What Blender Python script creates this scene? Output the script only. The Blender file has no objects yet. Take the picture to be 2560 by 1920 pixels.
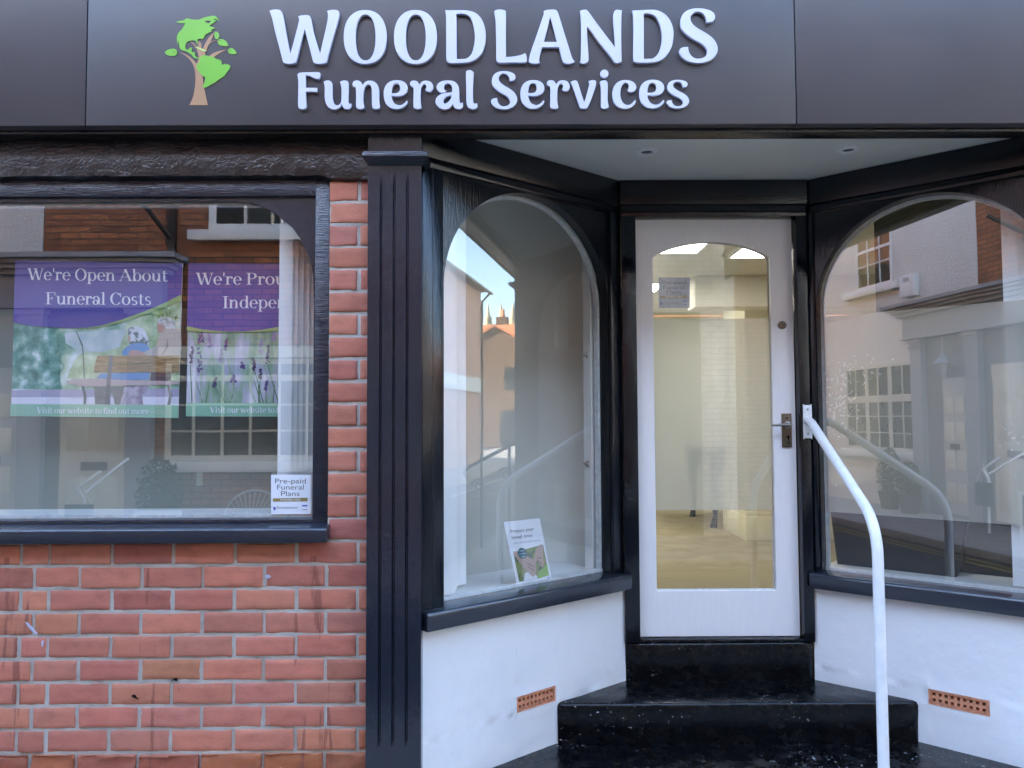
import bpy, bmesh, math, random
from mathutils import Vector
R = math.radians
random.seed(7)
SC = bpy.context.scene
COL = SC.collection

# ------------------------------------------------------------------ camera, sky, sun, exposure
PITCH, ROLL, YAW, FPX = R(2.66), .0045, .0045, 1923.0
CAM = Vector((0, -2.93, 1.57))
fw = Vector((math.sin(YAW) * math.cos(PITCH), math.cos(YAW) * math.cos(PITCH), math.sin(PITCH)))
rt = Vector((math.cos(YAW), -math.sin(YAW), 0))
up = rt.cross(fw)
rt, up = rt * math.cos(ROLL) - up * math.sin(ROLL), up * math.cos(ROLL) + rt * math.sin(ROLL)
cd = bpy.data.cameras.new('camera')
cam = bpy.data.objects.new('camera', cd)
COL.objects.link(cam)
from mathutils import Matrix
cam.matrix_world = Matrix(((rt.x, up.x, -fw.x, CAM.x), (rt.y, up.y, -fw.y, CAM.y), (rt.z, up.z, -fw.z, CAM.z), (0, 0, 0, 1)))
cd.sensor_fit = 'HORIZONTAL'
cd.sensor_width = 36
cd.lens = 36 * FPX / 2560
cd.clip_start, cd.clip_end = .05, 600
SC.camera = cam

SUN_AZ, SUN_EL = R(-158), R(24.5)          # azimuth from +Y (behind the shop) towards +X
w = bpy.data.worlds.new('World')
SC.world = w
w.use_nodes = True
nt = w.node_tree
bg = nt.nodes['Background']
sky = nt.nodes.new('ShaderNodeTexSky')
sky.sky_type = 'NISHITA'
sky.sun_disc = False
sky.sun_elevation = SUN_EL
sky.sun_rotation = SUN_AZ
sky.air_density, sky.dust_density, sky.ozone_density = 1.0, .4, 1.2
nt.links.new(sky.outputs[0], bg.inputs[0])
bg.inputs[1].default_value = .15
sd = bpy.data.lights.new('sun', 'SUN')
sd.energy, sd.angle, sd.color = 5.0, R(.5), (1, .93, .82)
sun = bpy.data.objects.new('sun', sd)
COL.objects.link(sun)
sdir = Vector((math.sin(SUN_AZ) * math.cos(SUN_EL), math.cos(SUN_AZ) * math.cos(SUN_EL), math.sin(SUN_EL)))
sun.rotation_euler = sdir.to_track_quat('Z', 'Y').to_euler()
SC.view_settings.view_transform = 'Standard'
SC.view_settings.look = 'None'
SC.view_settings.exposure = 3.78
SC.view_settings.gamma = 1
SC.render.engine = 'CYCLES'
cy = SC.cycles
cy.use_denoising = True
try:
    cy.denoiser = 'OPENIMAGEDENOISE'
except Exception:
    pass
cy.max_bounces, cy.diffuse_bounces, cy.glossy_bounces = 10, 5, 4
cy.transmission_bounces, cy.transparent_max_bounces = 6, 24
cy.sample_clamp_indirect = 6
cy.caustics_reflective = cy.caustics_refractive = False


def at(u, v, y):
    """point of the plane y = const seen at pixel (u, v) of the photograph (2560 wide): a measure"""
    d = fw * FPX + rt * (u - 1280) - up * (v - 960)
    return CAM + d * ((y - CAM.y) / d.y)


# ------------------------------------------------------------------ materials
MATS = {}


class N:
    def __init__(s, name):
        s.m = bpy.data.materials.new(name)
        s.m.use_nodes = True
        s.t = s.m.node_tree
        s.b = s.t.nodes.get('Principled BSDF')
        s.out = s.t.nodes['Material Output']

    def n(s, kind, **kw):
        q = s.t.nodes.new('ShaderNode' + kind)
        for k, v in kw.items():
            if k.startswith('i_'):
                key = k[2:]
                key = int(key) if key.isdigit() else key.replace('_', ' ')
                q.inputs[key].default_value = v
            else:
                setattr(q, k, v)
        return q

    def l(s, a, ao, b, bi):
        s.t.links.new(a.outputs[ao], b.inputs[bi])

    def coord(s, scale=(1, 1, 1)):
        c = s.n('TexCoord')
        m = s.n('Mapping')
        m.inputs['Scale'].default_value = scale
        s.l(c, 'Object', m, 0)
        return m

    def noise(s, scale, sc=(1, 1, 1), detail=4, rough=.55):
        m = s.coord(sc)
        q = s.n('TexNoise', i_Scale=scale, i_Detail=detail, i_Roughness=rough)
        s.l(m, 0, q, 'Vector')
        return q

    def ramp(s, src, stops, out=0):
        r = s.n('ValToRGB')
        e = r.color_ramp.elements
        while len(e) < len(stops):
            e.new(.5)
        for k, (p, c) in enumerate(stops):
            e[k].position = p
            e[k].color = (*c, 1) if len(c) == 3 else c
        s.l(src, out, r, 0)
        return r

    def mix(s, f, a, b):
        x = s.n('Mix', data_type='RGBA')
        for val, idx in ((f, 0), (a, 6), (b, 7)):
            if isinstance(val, (int, float)):
                x.inputs[idx].default_value = val
            elif isinstance(val, tuple) and not hasattr(val[0], 'outputs'):
                x.inputs[idx].default_value = (*val, 1)
            else:
                q, o = val if isinstance(val, tuple) else (val, 0)
                s.t.links.new(q.outputs[o], x.inputs[idx])
        return (x, 2)

    def base(s, v):
        if isinstance(v[0], (int, float)):
            s.b.inputs['Base Color'].default_value = (*v, 1)
        else:
            s.t.links.new(v[0].outputs[v[1]], s.b.inputs['Base Color'])

    def bump(s, src, strength, dist=.01, out=0, chain=None):
        b = s.n('Bump', i_Strength=strength, i_Distance=dist)
        s.l(src, out, b, 'Height')
        if chain:
            s.l(chain, 0, b, 'Normal')
        s.l(b, 0, s.b, 'Normal')
        return b


def simple(name, col, rough=.5, spec=.5, var=.06, vscale=9, bump=0, bscale=60, metal=0, sc=(1, 1, 1), coat=0):
    if name in MATS:
        return MATS[name]
    s = N(name)
    s.b.inputs['Roughness'].default_value = rough
    s.b.inputs['Specular IOR Level'].default_value = spec
    s.b.inputs['Metallic'].default_value = metal
    if coat:
        s.b.inputs['Coat Weight'].default_value = coat
        s.b.inputs['Coat Roughness'].default_value = .08
    if var:
        nz = s.noise(vscale, sc, 5)
        lo = tuple(max(0, c * (1 - var)) for c in col)
        hi = tuple(min(1, c * (1 + var)) for c in col)
        s.base((s.ramp(nz, [(.3, lo), (.7, hi)]), 0))
    else:
        s.base(col)
    if bump:
        s.bump(s.noise(bscale, sc, 4), bump, .004)
    MATS[name] = s.m
    return s.m


def paint(name, grain, col=(.013, .0165, .027), rough=.085, fine=.62, coarse=.3, coarse_scale=9):
    """dark gloss paint over brush strokes (grain = stretch of the strokes along x, y, z)"""
    if name in MATS:
        return MATS[name]
    s = N(name)
    wear = s.noise(70, (1, 1, 1), 6, .7)
    chips = s.ramp(wear, [(.735, col), (.76, (.05, .053, .062))])
    s.base((chips, 0))
    s.b.inputs['Specular IOR Level'].default_value = .5 if col[0] < .008 else .8
    rn = s.noise(14, grain, 3)
    rr = s.ramp(rn, [(.3, (rough * .7,) * 3), (.7, (rough * 1.5,) * 3)])
    s.l(rr, 0, s.b, 'Roughness')
    b1 = s.bump(s.noise(9, grain, 5, .6), fine, .004)
    s.bump(s.noise(coarse_scale, (1, 1, 1), 4, .6), coarse, .006, chain=b1)
    MATS[name] = s.m
    return s.m


P_V = paint('dark_paint_upright_grain', (22, 22, 1.6))
P_H = paint('dark_paint_level_grain', (1.8, 22, 22))
P_GV = paint('gloss_black_upright_grain', (20, 20, 1.4), (.0052, .0062, .0095), .06, .30, .16)
P_GH = paint('gloss_black_level_grain', (1.6, 20, 20), (.0052, .0062, .0095), .06, .30, .16)
P_BEAM = paint('dark_paint_rough', (11, 13, 13), (.0085, .0070, .0068), .11, .6, .85, 16)
P_SILL = paint('dark_paint_sill', (1.8, 9, 22), (.021, .026, .038), .16, .25, .2)


def masonry(name, col, bumpy=.35, stain=(.55, .5, .47)):
    s = N(name)
    a = s.noise(3.2, (1, 1, 1), 6, .6)
    c = s.ramp(a, [(.3, tuple(x * .965 for x in col)), (.65, col)])
    sp = s.noise(95, (1, 1, 1), 3, .5)
    m = s.ramp(sp, [(.745, (0, 0, 0)), (.77, (1, 1, 1))])
    s.base(s.mix((m, 0), (c, 0), stain))
    s.b.inputs['Roughness'].default_value = .42
    b1 = s.bump(s.noise(4.5, (1.3, 1.3, 1), 5, .55), bumpy * .8, .02)
    s.bump(s.noise(30, (1, 1, 1), 5, .65), .28, .004, chain=b1)
    MATS[name] = s.m
    return s.m


M_WHITEWALL = masonry('white_masonry_paint', (.80, .80, .80))
M_DOOR = simple('white_gloss_door_paint', (.80, .775, .77), .3, .5, .02, 5, .12, 8, sc=(14, 14, 1.5))
M_WHITEPLAIN = simple('white_sash_paint', (.78, .77, .74), .4, .4, .02)
M_GLOSSDARK = simple('dark_upper_glass', (.03, .034, .036), .05, .6, .2, 2)
M_WHITEMETAL = simple('white_powder_coat', (.78, .78, .78), .34, .5, .07, 22, .18, 40)
M_PUTTY = simple('white_putty', (.7, .72, .72), .5, .4, .15, 40, .4, 60)
M_CEIL = simple('porch_ceiling_paint', (.80, .81, .76), .14, .5, .04, 3, .1, 6)
M_LETTER = simple('white_acrylic', (.56, .555, .65), .3, .5, 0)
M_GREEN = simple('green_vinyl', (.175, .45, .045), .3, .5, .03, 8)
M_GREENLT = simple('pale_green_vinyl', (.42, .75, .2), .3, .5, 0)
M_BROWN = simple('brown_vinyl', (.40, .225, .12), .3, .5, .03, 8)
M_OUTL = simple('dark_green_vinyl', (.03, .085, .03), .3, .5, 0)
M_BRASS = simple('aged_brass', (.17, .125, .085), .38, .5, .2, 40, .1, 50, metal=.75)
M_STEEL = simple('dull_steel', (.3, .28, .25), .35, .5, .1, 40, metal=.9)
M_BLACK = simple('black_plastic', (.008, .008, .009), .35, .5, .1, 20)
M_VANE = simple('white_blind_fabric', (.86, .86, .85), .6, .3, .02, 20, .15, 300)
M_TERRA = simple('terracotta', (.62, .26, .145), .75, .2, .2, 50, .5, 90)
M_DARKHOLE = simple('dark_void', (.012, .009, .008), .9, 0, 0)
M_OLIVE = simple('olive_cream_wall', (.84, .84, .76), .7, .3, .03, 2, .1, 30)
M_CREAM = simple('cream_wall', (.70, .69, .60), .6, .3, .03, 2, .1, 30)
M_ICEIL = simple('shop_ceiling_paint', (.62, .61, .54), .7, .2, .02, 2)
M_PAPER = simple('white_paper', (.78, .78, .80), .35, .5, .01, 3)


def m_sign():
    s = N('grey_aluminium_sign')
    a = s.noise(2.2, (1, 1, 1), 5)
    c = s.ramp(a, [(.3, (.056, .048, .051)), (.7, (.068, .059, .061))])
    sp = s.noise(240, (1, 1, 1), 2, .4)
    m = s.ramp(sp, [(.76, (0, 0, 0)), (.79, (1, 1, 1))])
    s.base(s.mix((m, 0), (c, 0), (.16, .155, .16)))
    s.b.inputs['Roughness'].default_value = .4
    s.bump(s.noise(500, (1, 1, 1), 2), .06, .001)
    return s.m


M_SIGN = m_sign()


def m_brick_real():
    """each brick carries its own colour in the attribute tint; fired edges, drips and flecks on top"""
    s = N('red_facing_brick')
    at_ = s.n('Attribute', attribute_name='tint')
    ed = s.n('Attribute', attribute_name='rim')
    nz = s.noise(7, (1.6, 1, 3.2), 6, .6)
    v = s.ramp(nz, [(.3, (.78, .74, .75)), (.5, (.98, .97, .97)), (.7, (1.10, 1.08, 1.06))])
    mul = s.n('Mix', data_type='RGBA', blend_type='MULTIPLY')
    mul.inputs[0].default_value = 1
    s.l(at_, 'Color', mul, 6)
    s.l(v, 0, mul, 7)
    nz2 = s.noise(28, (1, 1, 1), 5, .7)
    rr = s.n('Math', operation='MULTIPLY')
    s.l(ed, 'Fac', rr, 0)
    r2 = s.ramp(nz2, [(.38, (.05,) * 3), (.66, (.5,) * 3)])
    s.l(r2, 0, rr, 1)
    c1 = s.mix((rr, 0), (mul, 2), (.47, .205, .125))
    # rain drips down the right and the left of the wall: a stain with a shape of its own
    tc = s.n('TexCoord')
    sx = s.n('SeparateXYZ')
    s.l(tc, 'Object', sx, 0)
    drip = s.noise(9, (1.9, 1, .22), 4, .62)
    dr = s.ramp(drip, [(.565, (0, 0, 0)), (.60, (1, 1, 1))])
    band = None
    for c0, wd in ((-.735, .085), (-1.86, .07), (-1.36, .035)):
        d = s.n('Math', operation='SUBTRACT')
        s.l(sx, 'X', d, 0)
        d.inputs[1].default_value = c0
        ab = s.n('Math', operation='ABSOLUTE')
        s.l(d, 0, ab, 0)
        lt = s.n('MapRange')
        s.l(ab, 0, lt, 0)
        lt.inputs[1].default_value, lt.inputs[2].default_value = wd, wd * .8
        lt.inputs[3].default_value, lt.inputs[4].default_value = 0, 1
        if band:
            mx = s.n('Math', operation='MAXIMUM')
            s.l(band, 0, mx, 0)
            s.l(lt, 0, mx, 1)
            band = mx
        else:
            band = lt
    zlt = s.n('Math', operation='LESS_THAN')
    s.l(sx, 'Z', zlt, 0)
    zlt.inputs[1].default_value = 1.06
    f = s.n('Math', operation='MULTIPLY')
    s.l(dr, 0, f, 0)
    s.l(band, 0, f, 1)
    f2 = s.n('Math', operation='MULTIPLY')
    s.l(f, 0, f2, 0)
    s.l(zlt, 0, f2, 1)
    f3 = s.n('Math', operation='MULTIPLY')
    s.l(f2, 0, f3, 0)
    f3.inputs[1].default_value = .75
    c2 = s.mix((f3, 0), c1, (.25, .085, .06))
    fl = s.noise(115, (1, 1, 1), 2, .4)
    fm = s.ramp(fl, [(.765, (0, 0, 0)), (.79, (1, 1, 1))])
    c3 = s.mix((fm, 0), c2, (.6, .52, .46))
    pit = s.noise(150, (1, 1, 1), 3, .5)
    pm = s.ramp(pit, [(.26, (1, 1, 1)), (.30, (0, 0, 0))])
    c4 = s.mix((pm, 0), c3, (.12, .04, .03))
    s.base(c4)
    s.b.inputs['Roughness'].default_value = .72
    s.b.inputs['Specular IOR Level'].default_value = .3
    b1 = s.bump(s.noise(22, (1, 1, 1), 5, .6), .12, .004)
    s.bump(s.noise(190, (1, 1, 1), 4, .7), .5, .002, chain=b1)
    return s.m


def m_mortar():
    s = N('grey_mortar')
    a = s.noise(5, (1, 1, 1), 6, .65)
    c = s.ramp(a, [(.26, (.19, .165, .135)), (.42, (.42, .38, .325)), (.7, (.56, .52, .465))])
    s.base((c, 0))
    s.b.inputs['Roughness'].default_value = .95
    s.bump(s.noise(120, (1, 1, 1), 5, .7), .8, .004)
    return s.m


def m_brick_flat(name, c1, c2, mort, bw=.228, bh=.075):
    """courses for the far side of the street (walls in the planes x-z or y-z)"""
    s = N(name)
    tc = s.n('TexCoord')
    sx = s.n('SeparateXYZ')
    s.l(tc, 'Object', sx, 0)
    ad = s.n('Math', operation='ADD')
    s.l(sx, 'X', ad, 0)
    s.l(sx, 'Y', ad, 1)
    wv = s.noise(2.5, (1, 1, 1), 3)
    wz = s.n('Math', operation='MULTIPLY_ADD')
    s.l(wv, 0, wz, 0)
    wz.inputs[1].default_value = .03
    s.l(sx, 'Z', wz, 2)
    cx = s.n('CombineXYZ')
    s.l(ad, 0, cx, 0)
    s.l(wz, 0, cx, 1)
    br = s.n('TexBrick', i_Scale=1.0, i_Mortar_Size=.008, i_Mortar_Smooth=.1, i_Bias=0.0, i_Brick_Width=bw, i_Row_Height=bh)
    br.inputs['Color1'].default_value = (*c1, 1)
    br.inputs['Color2'].default_value = (*c2, 1)
    br.inputs['Mortar'].default_value = (*mort, 1)
    s.l(cx, 0, br, 'Vector')
    nz = s.noise(4, (1, 1, 1), 6, .7)
    v = s.ramp(nz, [(.3, (.6, .58, .56)), (.7, (1.25, 1.2, 1.2))])
    mul = s.n('Mix', data_type='RGBA', blend_type='MULTIPLY')
    mul.inputs[0].default_value = 1
    s.l(br, 'Color', mul, 6)
    s.l(v, 0, mul, 7)
    s.base((mul, 2))
    s.b.inputs['Roughness'].default_value = .85
    inv = s.n('Math', operation='SUBTRACT')
    inv.inputs[0].default_value = 1
    s.l(br, 'Fac', inv, 1)
    b1 = s.bump(inv, .6, .01)
    s.bump(s.noise(60, (1, 1, 1), 4), .4, .006, chain=b1)
    MATS[name] = s.m
    return s.m


M_BRICK, M_MORTAR = m_brick_real(), m_mortar()
M_OB = m_brick_flat('old_street_brick', (.46, .18, .075), (.27, .105, .055), (.075, .06, .045))
M_OB2 = m_brick_flat('pink_street_brick', (.56, .36, .30), (.50, .31, .25), (.45, .38, .33))
M_OB3 = m_brick_flat('brown_gable_brick', (.19, .11, .058), (.13, .075, .042), (.10, .08, .06))
M_WB = m_brick_flat('white_painted_brick', (.86, .85, .80), (.83, .82, .77), (.55, .53, .48))


def m_render():
    s = N('roughcast_render')
    a = s.noise(1.2, (1, 1, 1), 6, .6)
    s.base((s.ramp(a, [(.3, (.70, .685, .635)), (.7, (.80, .78, .725))]), 0))
    s.b.inputs['Roughness'].default_value = .85
    s.bump(s.noise(26, (1, 1, 1), 5, .6), 1, .03)
    return s.m


M_RENDER = m_render()
M_CREAMREND = simple('cream_render', (.78, .74, .64), .8, .3, .05, 1.5, .3, 20)
M_SMOOTH = simple('smooth_cream_render', (.74, .72, .64), .7, .3, .06, 1.5, .2, 20)
M_STREETPAINT = simple('grey_street_paint', (.30, .32, .35), .5, .4, .06, 4, .1, 20)
M_STREETDARK = simple('dark_street_paint', (.20, .215, .235), .5, .4, .06, 4)
M_CREAMWOOD = simple('cream_joinery', (.66, .63, .50), .4, .4, .04, 6)
M_WHITEWOOD = simple('white_joinery', (.76, .75, .72), .4, .4, .04, 6)
M_STREETGLASS = simple('dark_street_glass', (.03, .034, .034), .03, .7, .3, 2)
M_CURTAIN = simple('pale_curtain', (.30, .30, .27), .8, .2, .2, 12, sc=(9, 9, .5))
M_TILE = simple('orange_pantile', (.52, .20, .085), .8, .2, .2, 10, .8, 9, sc=(1, 9, 1))
M_SLATE = simple('grey_slate', (.10, .10, .11), .6, .3, .2, 6, .4, 12)
M_STONE = simple('church_stone', (.50, .42, .28), .85, .2, .15, 3, .4, 12)
M_IRON = simple('black_iron', (.012, .012, .013), .4, .5, .1, 30, .2, 60)
M_LEAF = simple('dark_leaf', (.035, .06, .03), .6, .3, .5, 30)
M_WICKER = simple('pale_wire', (.5, .5, .46), .5, .4, .1, 30)
M_CHALK = simple('chalkboard', (.03, .06, .09), .6, .3, .3, 18)


def m_black_steps():
    s = N('black_step_paint')
    a = s.noise(13, (1, 1, 1.3), 8, .72)
    worn = s.ramp(a, [(.56, (0, 0, 0)), (.60, (1, 1, 1))])
    g = s.noise(1.1, (1, 1, 1), 3)
    gm = s.ramp(g, [(.48, (0, 0, 0)), (.6, (1, 1, 1))])
    mm = s.n('Math', operation='MULTIPLY')
    s.l(worn, 0, mm, 0)
    s.l(gm, 0, mm, 1)
    m2 = s.n('Math', operation='MULTIPLY')
    s.l(mm, 0, m2, 0)
    m2.inputs[1].default_value = .38
    c1 = s.mix((m2, 0), (.0016, .0019, .0032), (.045, .047, .052))
    f = s.noise(55, (1, 1, 1.4), 4, .6)
    fm = s.ramp(f, [(.645, (0, 0, 0)), (.66, (1, 1, 1))])
    m3 = s.n('Math', operation='MULTIPLY')
    g2 = s.ramp(s.noise(3.5, (1, 1, 1), 4, .6), [(.52, (.0, .0, .0)), (.60, (1, 1, 1))])
    s.l(fm, 0, m3, 0)
    s.l(g2, 0, m3, 1)
    s.base(s.mix((m3, 0), c1, (.52, .52, .55)))
    s.b.inputs['Specular IOR Level'].default_value = .38
    r = s.ramp(a, [(.4, (.10,) * 3), (.65, (.42,) * 3)])
    s.l(r, 0, s.b, 'Roughness')
    b1 = s.bump(a, .22, .005)
    s.bump(s.noise(60, (1, 1, 1), 4, .6), .22, .003, chain=b1)
    return s.m


M_STEP = m_black_steps()


def m_glass(name='window_glass', f0=.12, gain=1.0, tint=(.975, .99, .98)):
    s = N(name)
    s.t.nodes.remove(s.b)
    ge = s.n('NewGeometry')
    dp = s.n('VectorMath', operation='DOT_PRODUCT')
    s.l(ge, 'Normal', dp, 0)
    s.l(ge, 'Incoming', dp, 1)
    ab = s.n('Math', operation='ABSOLUTE')
    s.l(dp, 'Value', ab, 0)
    su = s.n('Math', operation='SUBTRACT', use_clamp=True)
    su.inputs[0].default_value = 1
    s.l(ab, 0, su, 1)
    pw = s.n('Math', operation='POWER')
    s.l(su, 0, pw, 0)
    pw.inputs[1].default_value = 5
    ma = s.n('Math', operation='MULTIPLY_ADD', use_clamp=True)
    s.l(pw, 0, ma, 0)
    ma.inputs[1].default_value = 1 - f0
    ma.inputs[2].default_value = f0
    tr = s.n('BsdfTransparent')
    tr.inputs[0].default_value = (*tint, 1)
    gl = s.n('BsdfGlossy')
    gl.inputs['Roughness'].default_value = 0
    gl.inputs[0].default_value = (gain, gain, gain, 1)
    wob = s.noise(2.2, (1, 1, 1), 2)
    bp = s.n('Bump', i_Strength=.012, i_Distance=.02)
    s.l(wob, 0, bp, 'Height')
    s.l(bp, 0, gl, 'Normal')
    mx = s.n('MixShader')
    s.l(ma, 0, mx, 0)
    s.l(tr, 0, mx, 1)
    s.l(gl, 0, mx, 2)
    s.l(mx, 0, s.out, 0)
    return s.m


M_GLASS = m_glass('window_glass', .20)
M_GLASS_DOOR = m_glass('door_glass', .13)
M_GLASS_L = m_glass('splay_glass', .115)
M_GLASS_R = m_glass('splay_glass_facing', .23)


def m_film(name, col, alpha):
    s = N(name)
    s.t.nodes.remove(s.b)
    tr = s.n('BsdfTransparent')
    df = s.n('BsdfDiffuse')
    df.inputs[0].default_value = (*col, 1)
    tl = s.n('BsdfTranslucent')
    tl.inputs[0].default_value = (*col, 1)
    a = s.n('MixShader')
    a.inputs[0].default_value = .55
    s.l(df, 0, a, 1)
    s.l(tl, 0, a, 2)
    b = s.n('MixShader')
    fl = s.noise(75, (1, 1, 1), 2, .4)
    rg = s.noise(2.3, (1, 1, 1), 2, .5)
    ad = s.n('Math', operation='MULTIPLY')
    s.l(fl, 0, ad, 0)
    s.l(rg, 0, ad, 1)
    r_ = s.ramp(ad, [(.43, (alpha,) * 3), (.455, (1, 1, 1))])
    s.l(r_, 0, b, 0)
    cr_ = s.ramp(ad, [(.43, col), (.455, (.85, .85, .83))])
    s.l(cr_, 0, df, 0)
    s.l(cr_, 0, tl, 0)
    s.l(tr, 0, b, 1)
    s.l(a, 0, b, 2)
    s.l(b, 0, s.out, 0)
    return s.m


M_FILM = m_film('frosted_film', (.62, .62, .56), .80)


def m_emit(name, col, st):
    s = N(name)
    s.t.nodes.remove(s.b)
    e = s.n('Emission')
    e.inputs[0].default_value = (*col, 1)
    e.inputs[1].default_value = st
    s.l(e, 0, s.out, 0)
    return s.m


M_LAMP = m_emit('lit_ceiling_panel', (1, .95, .85), 2.3)


def m_carpet():
    s = N('beige_carpet')
    a = s.noise(260, (1, 1, 1), 4, .7)
    c = s.ramp(a, [(.3, (.25, .21, .13)), (.7, (.45, .39, .265))])
    b = s.noise(6, (1, 1, 1), 4)
    v = s.ramp(b, [(.3, (.82,) * 3), (.7, (1.1,) * 3)])
    mul = s.n('Mix', data_type='RGBA', blend_type='MULTIPLY')
    mul.inputs[0].default_value = 1
    s.l(c, 0, mul, 6)
    s.l(v, 0, mul, 7)
    s.base((mul, 2))
    s.b.inputs['Roughness'].default_value = 1
    s.bump(a, .6, .004)
    return s.m


M_CARPET = m_carpet()


def m_asphalt():
    s = N('asphalt')
    a = s.noise(160, (1, 1, 1), 4, .7)
    s.base((s.ramp(a, [(.3, (.020, .020, .021)), (.7, (.048, .047, .045))]), 0))
    s.b.inputs['Roughness'].default_value = .8
    s.bump(a, .6, .006)
    return s.m


M_ASPHALT = m_asphalt()
M_PAVE = simple('paving_slab', (.34, .32, .29), .85, .2, .15, 4, .4, 60)
M_KERB = simple('granite_kerb', (.3, .29, .27), .8, .2, .15, 30, .3, 60)
M_WLINE = simple('white_road_paint', (.62, .62, .60), .7, .3, .15, 20)
M_YLINE = simple('yellow_road_paint', (.19, .145, .05), .7, .3, .2, 20)

# ------------------------------------------------------------------ mesh builder
IDN = lambda x, y, z: (x, y, z)


class MB:
    def __init__(s):
        s.v, s.f, s.mi, s.tint = [], [], [], {}

    def face(s, pts, m=0):
        i = len(s.v)
        s.v += [tuple(p) for p in pts]
        s.f.append(tuple(range(i, i + len(pts))))
        s.mi.append(m)
        return s

    def box(s, x0, x1, y0, y1, z0, z1, f=IDN, m=0, tint=None):
        i = len(s.v)
        s.v += [f(x, y, z) for z in (z0, z1) for y in (y0, y1) for x in (x0, x1)]
        q = ((0, 2, 3, 1), (4, 5, 7, 6), (0, 1, 5, 4), (2, 6, 7, 3), (0, 4, 6, 2), (1, 3, 7, 5))
        s.f += [tuple(i + k for k in a) for a in q]
        s.mi += [m] * 6
        return s

    def prism(s, pts, lo, hi, f, m=0, cap=True):
        """pts in (p, q), extruded r from lo to hi; f(p, q, r) -> world"""
        i, n = len(s.v), len(pts)
        s.v += [f(p, q, lo) for p, q in pts] + [f(p, q, hi) for p, q in pts]
        for k in range(n):
            j = (k + 1) % n
            s.f.append((i + k, i + j, i + n + j, i + n + k))
            s.mi.append(m)
        if cap:
            s.f.append(tuple(i + k for k in range(n))[::-1])
            s.f.append(tuple(i + n + k for k in range(n)))
            s.mi += [m, m]
        return s

    def strip(s, a, b, m=0):
        """quads between two polylines of equal length"""
        i, n = len(s.v), len(a)
        s.v += [tuple(p) for p in a] + [tuple(p) for p in b]
        for k in range(n - 1):
            s.f.append((i + k, i + k + 1, i + n + k + 1, i + n + k))
            s.mi.append(m)
        return s

    def tube(s, path, r, seg=14, cap=True, m=0):
        path = [Vector(p) for p in path]
        rr = r if isinstance(r, (list, tuple)) else [r] * len(path)
        rings, ref = [], None
        for k, p in enumerate(path):
            d = (path[min(k + 1, len(path) - 1)] - path[max(k - 1, 0)]).normalized()
            if ref is None:
                ref = d.orthogonal().normalized()
            ref = (ref - d * ref.dot(d)).normalized()
            b = d.cross(ref)
            i = len(s.v)
            s.v += [tuple(p + (ref * math.cos(2 * math.pi * j / seg) + b * math.sin(2 * math.pi * j / seg)) * rr[k]) for j in range(seg)]
            rings.append(i)
        for a, b in zip(rings, rings[1:]):
            for j in range(seg):
                s.f.append((a + j, a + (j + 1) % seg, b + (j + 1) % seg, b + j))
                s.mi.append(m)
        if cap:
            s.f.append(tuple(range(rings[0], rings[0] + seg))[::-1])
            s.f.append(tuple(range(rings[-1], rings[-1] + seg)))
            s.mi += [m, m]
        return s

    def lathe(s, prof, c, seg=24, axis='z', m=0):
        """prof: (radius, height) along axis through c"""
        i = len(s.v)
        for r, h in prof:
            for j in range(seg):
                a = 2 * math.pi * j / seg
                x, y = r * math.cos(a), r * math.sin(a)
                s.v.append((c[0] + x, c[1] + y, c[2] + h) if axis == 'z' else (c[0] + x, c[1] + h, c[2] + y))
        for k in range(len(prof) - 1):
            for j in range(seg):
                s.f.append((i + k * seg + j, i + k * seg + (j + 1) % seg, i + (k + 1) * seg + (j + 1) % seg, i + (k + 1) * seg + j))
                s.mi.append(m)
        s.f.append(tuple(i + j for j in range(seg))[::-1])
        n = (len(prof) - 1) * seg
        s.f.append(tuple(i + n + j for j in range(seg)))
        s.mi += [m, m]
        return s

    def build(s, name, mats, parent=None, bevel=0, smooth=None, seg=2):
        if not isinstance(mats, (list, tuple)):
            mats = [mats]
        off = Vector(parent_loc(parent)) if parent else Vector((0, 0, 0))
        me = bpy.data.meshes.new(name)
        me.from_pydata([tuple(Vector(p) - off) for p in s.v], [], s.f)
        for m in mats:
            me.materials.append(m)
        for p, k in zip(me.polygons, s.mi):
            p.material_index = k
        bm = bmesh.new()
        bm.from_mesh(me)
        bmesh.ops.recalc_face_normals(bm, faces=bm.faces)
        if bevel:
            es = [e for e in bm.edges if len(e.link_faces) == 2 and e.calc_face_angle(0) > .5]
            bmesh.ops.bevel(bm, geom=es, offset=bevel, segments=seg, profile=.5, affect='EDGES', clamp_overlap=True)
        bm.to_mesh(me)
        bm.free()
        if smooth is not None or bevel:
            for p in me.polygons:
                p.use_smooth = True
            me.set_sharp_from_angle(angle=smooth if smooth else R(40))
        o = bpy.data.objects.new(name, me)
        COL.objects.link(o)
        if parent:
            o.parent = parent
        return o


WLOC = {}


def parent_loc(p):
    return WLOC.get(p.name, (0, 0, 0))


def tag(o, label=None, cat=None, group=None, kind=None):
    for k, v in (('label', label), ('category', cat), ('group', group), ('kind', kind)):
        if v:
            o[k] = v
    return o


def thing(name, loc, label, cat, group=None):
    o = bpy.data.objects.new(name, None)
    COL.objects.link(o)
    o.location = loc
    o.empty_display_size = .1
    WLOC[o.name] = tuple(loc)
    return tag(o, label, cat, group)


def part(mb, name, mats, parent, **kw):
    o = mb.build(name, mats, parent, **kw)
    WLOC[o.name] = parent_loc(parent)
    return o


def struct(mb, name, mats, **kw):
    return tag(mb.build(name, mats, None, **kw), kind='structure')


def copy_tree(o, parent=None):
    c = o.copy()
    COL.objects.link(c)
    if parent:
        c.parent = parent
    for ch in list(o.children):
        copy_tree(ch, c)
    return c


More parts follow.
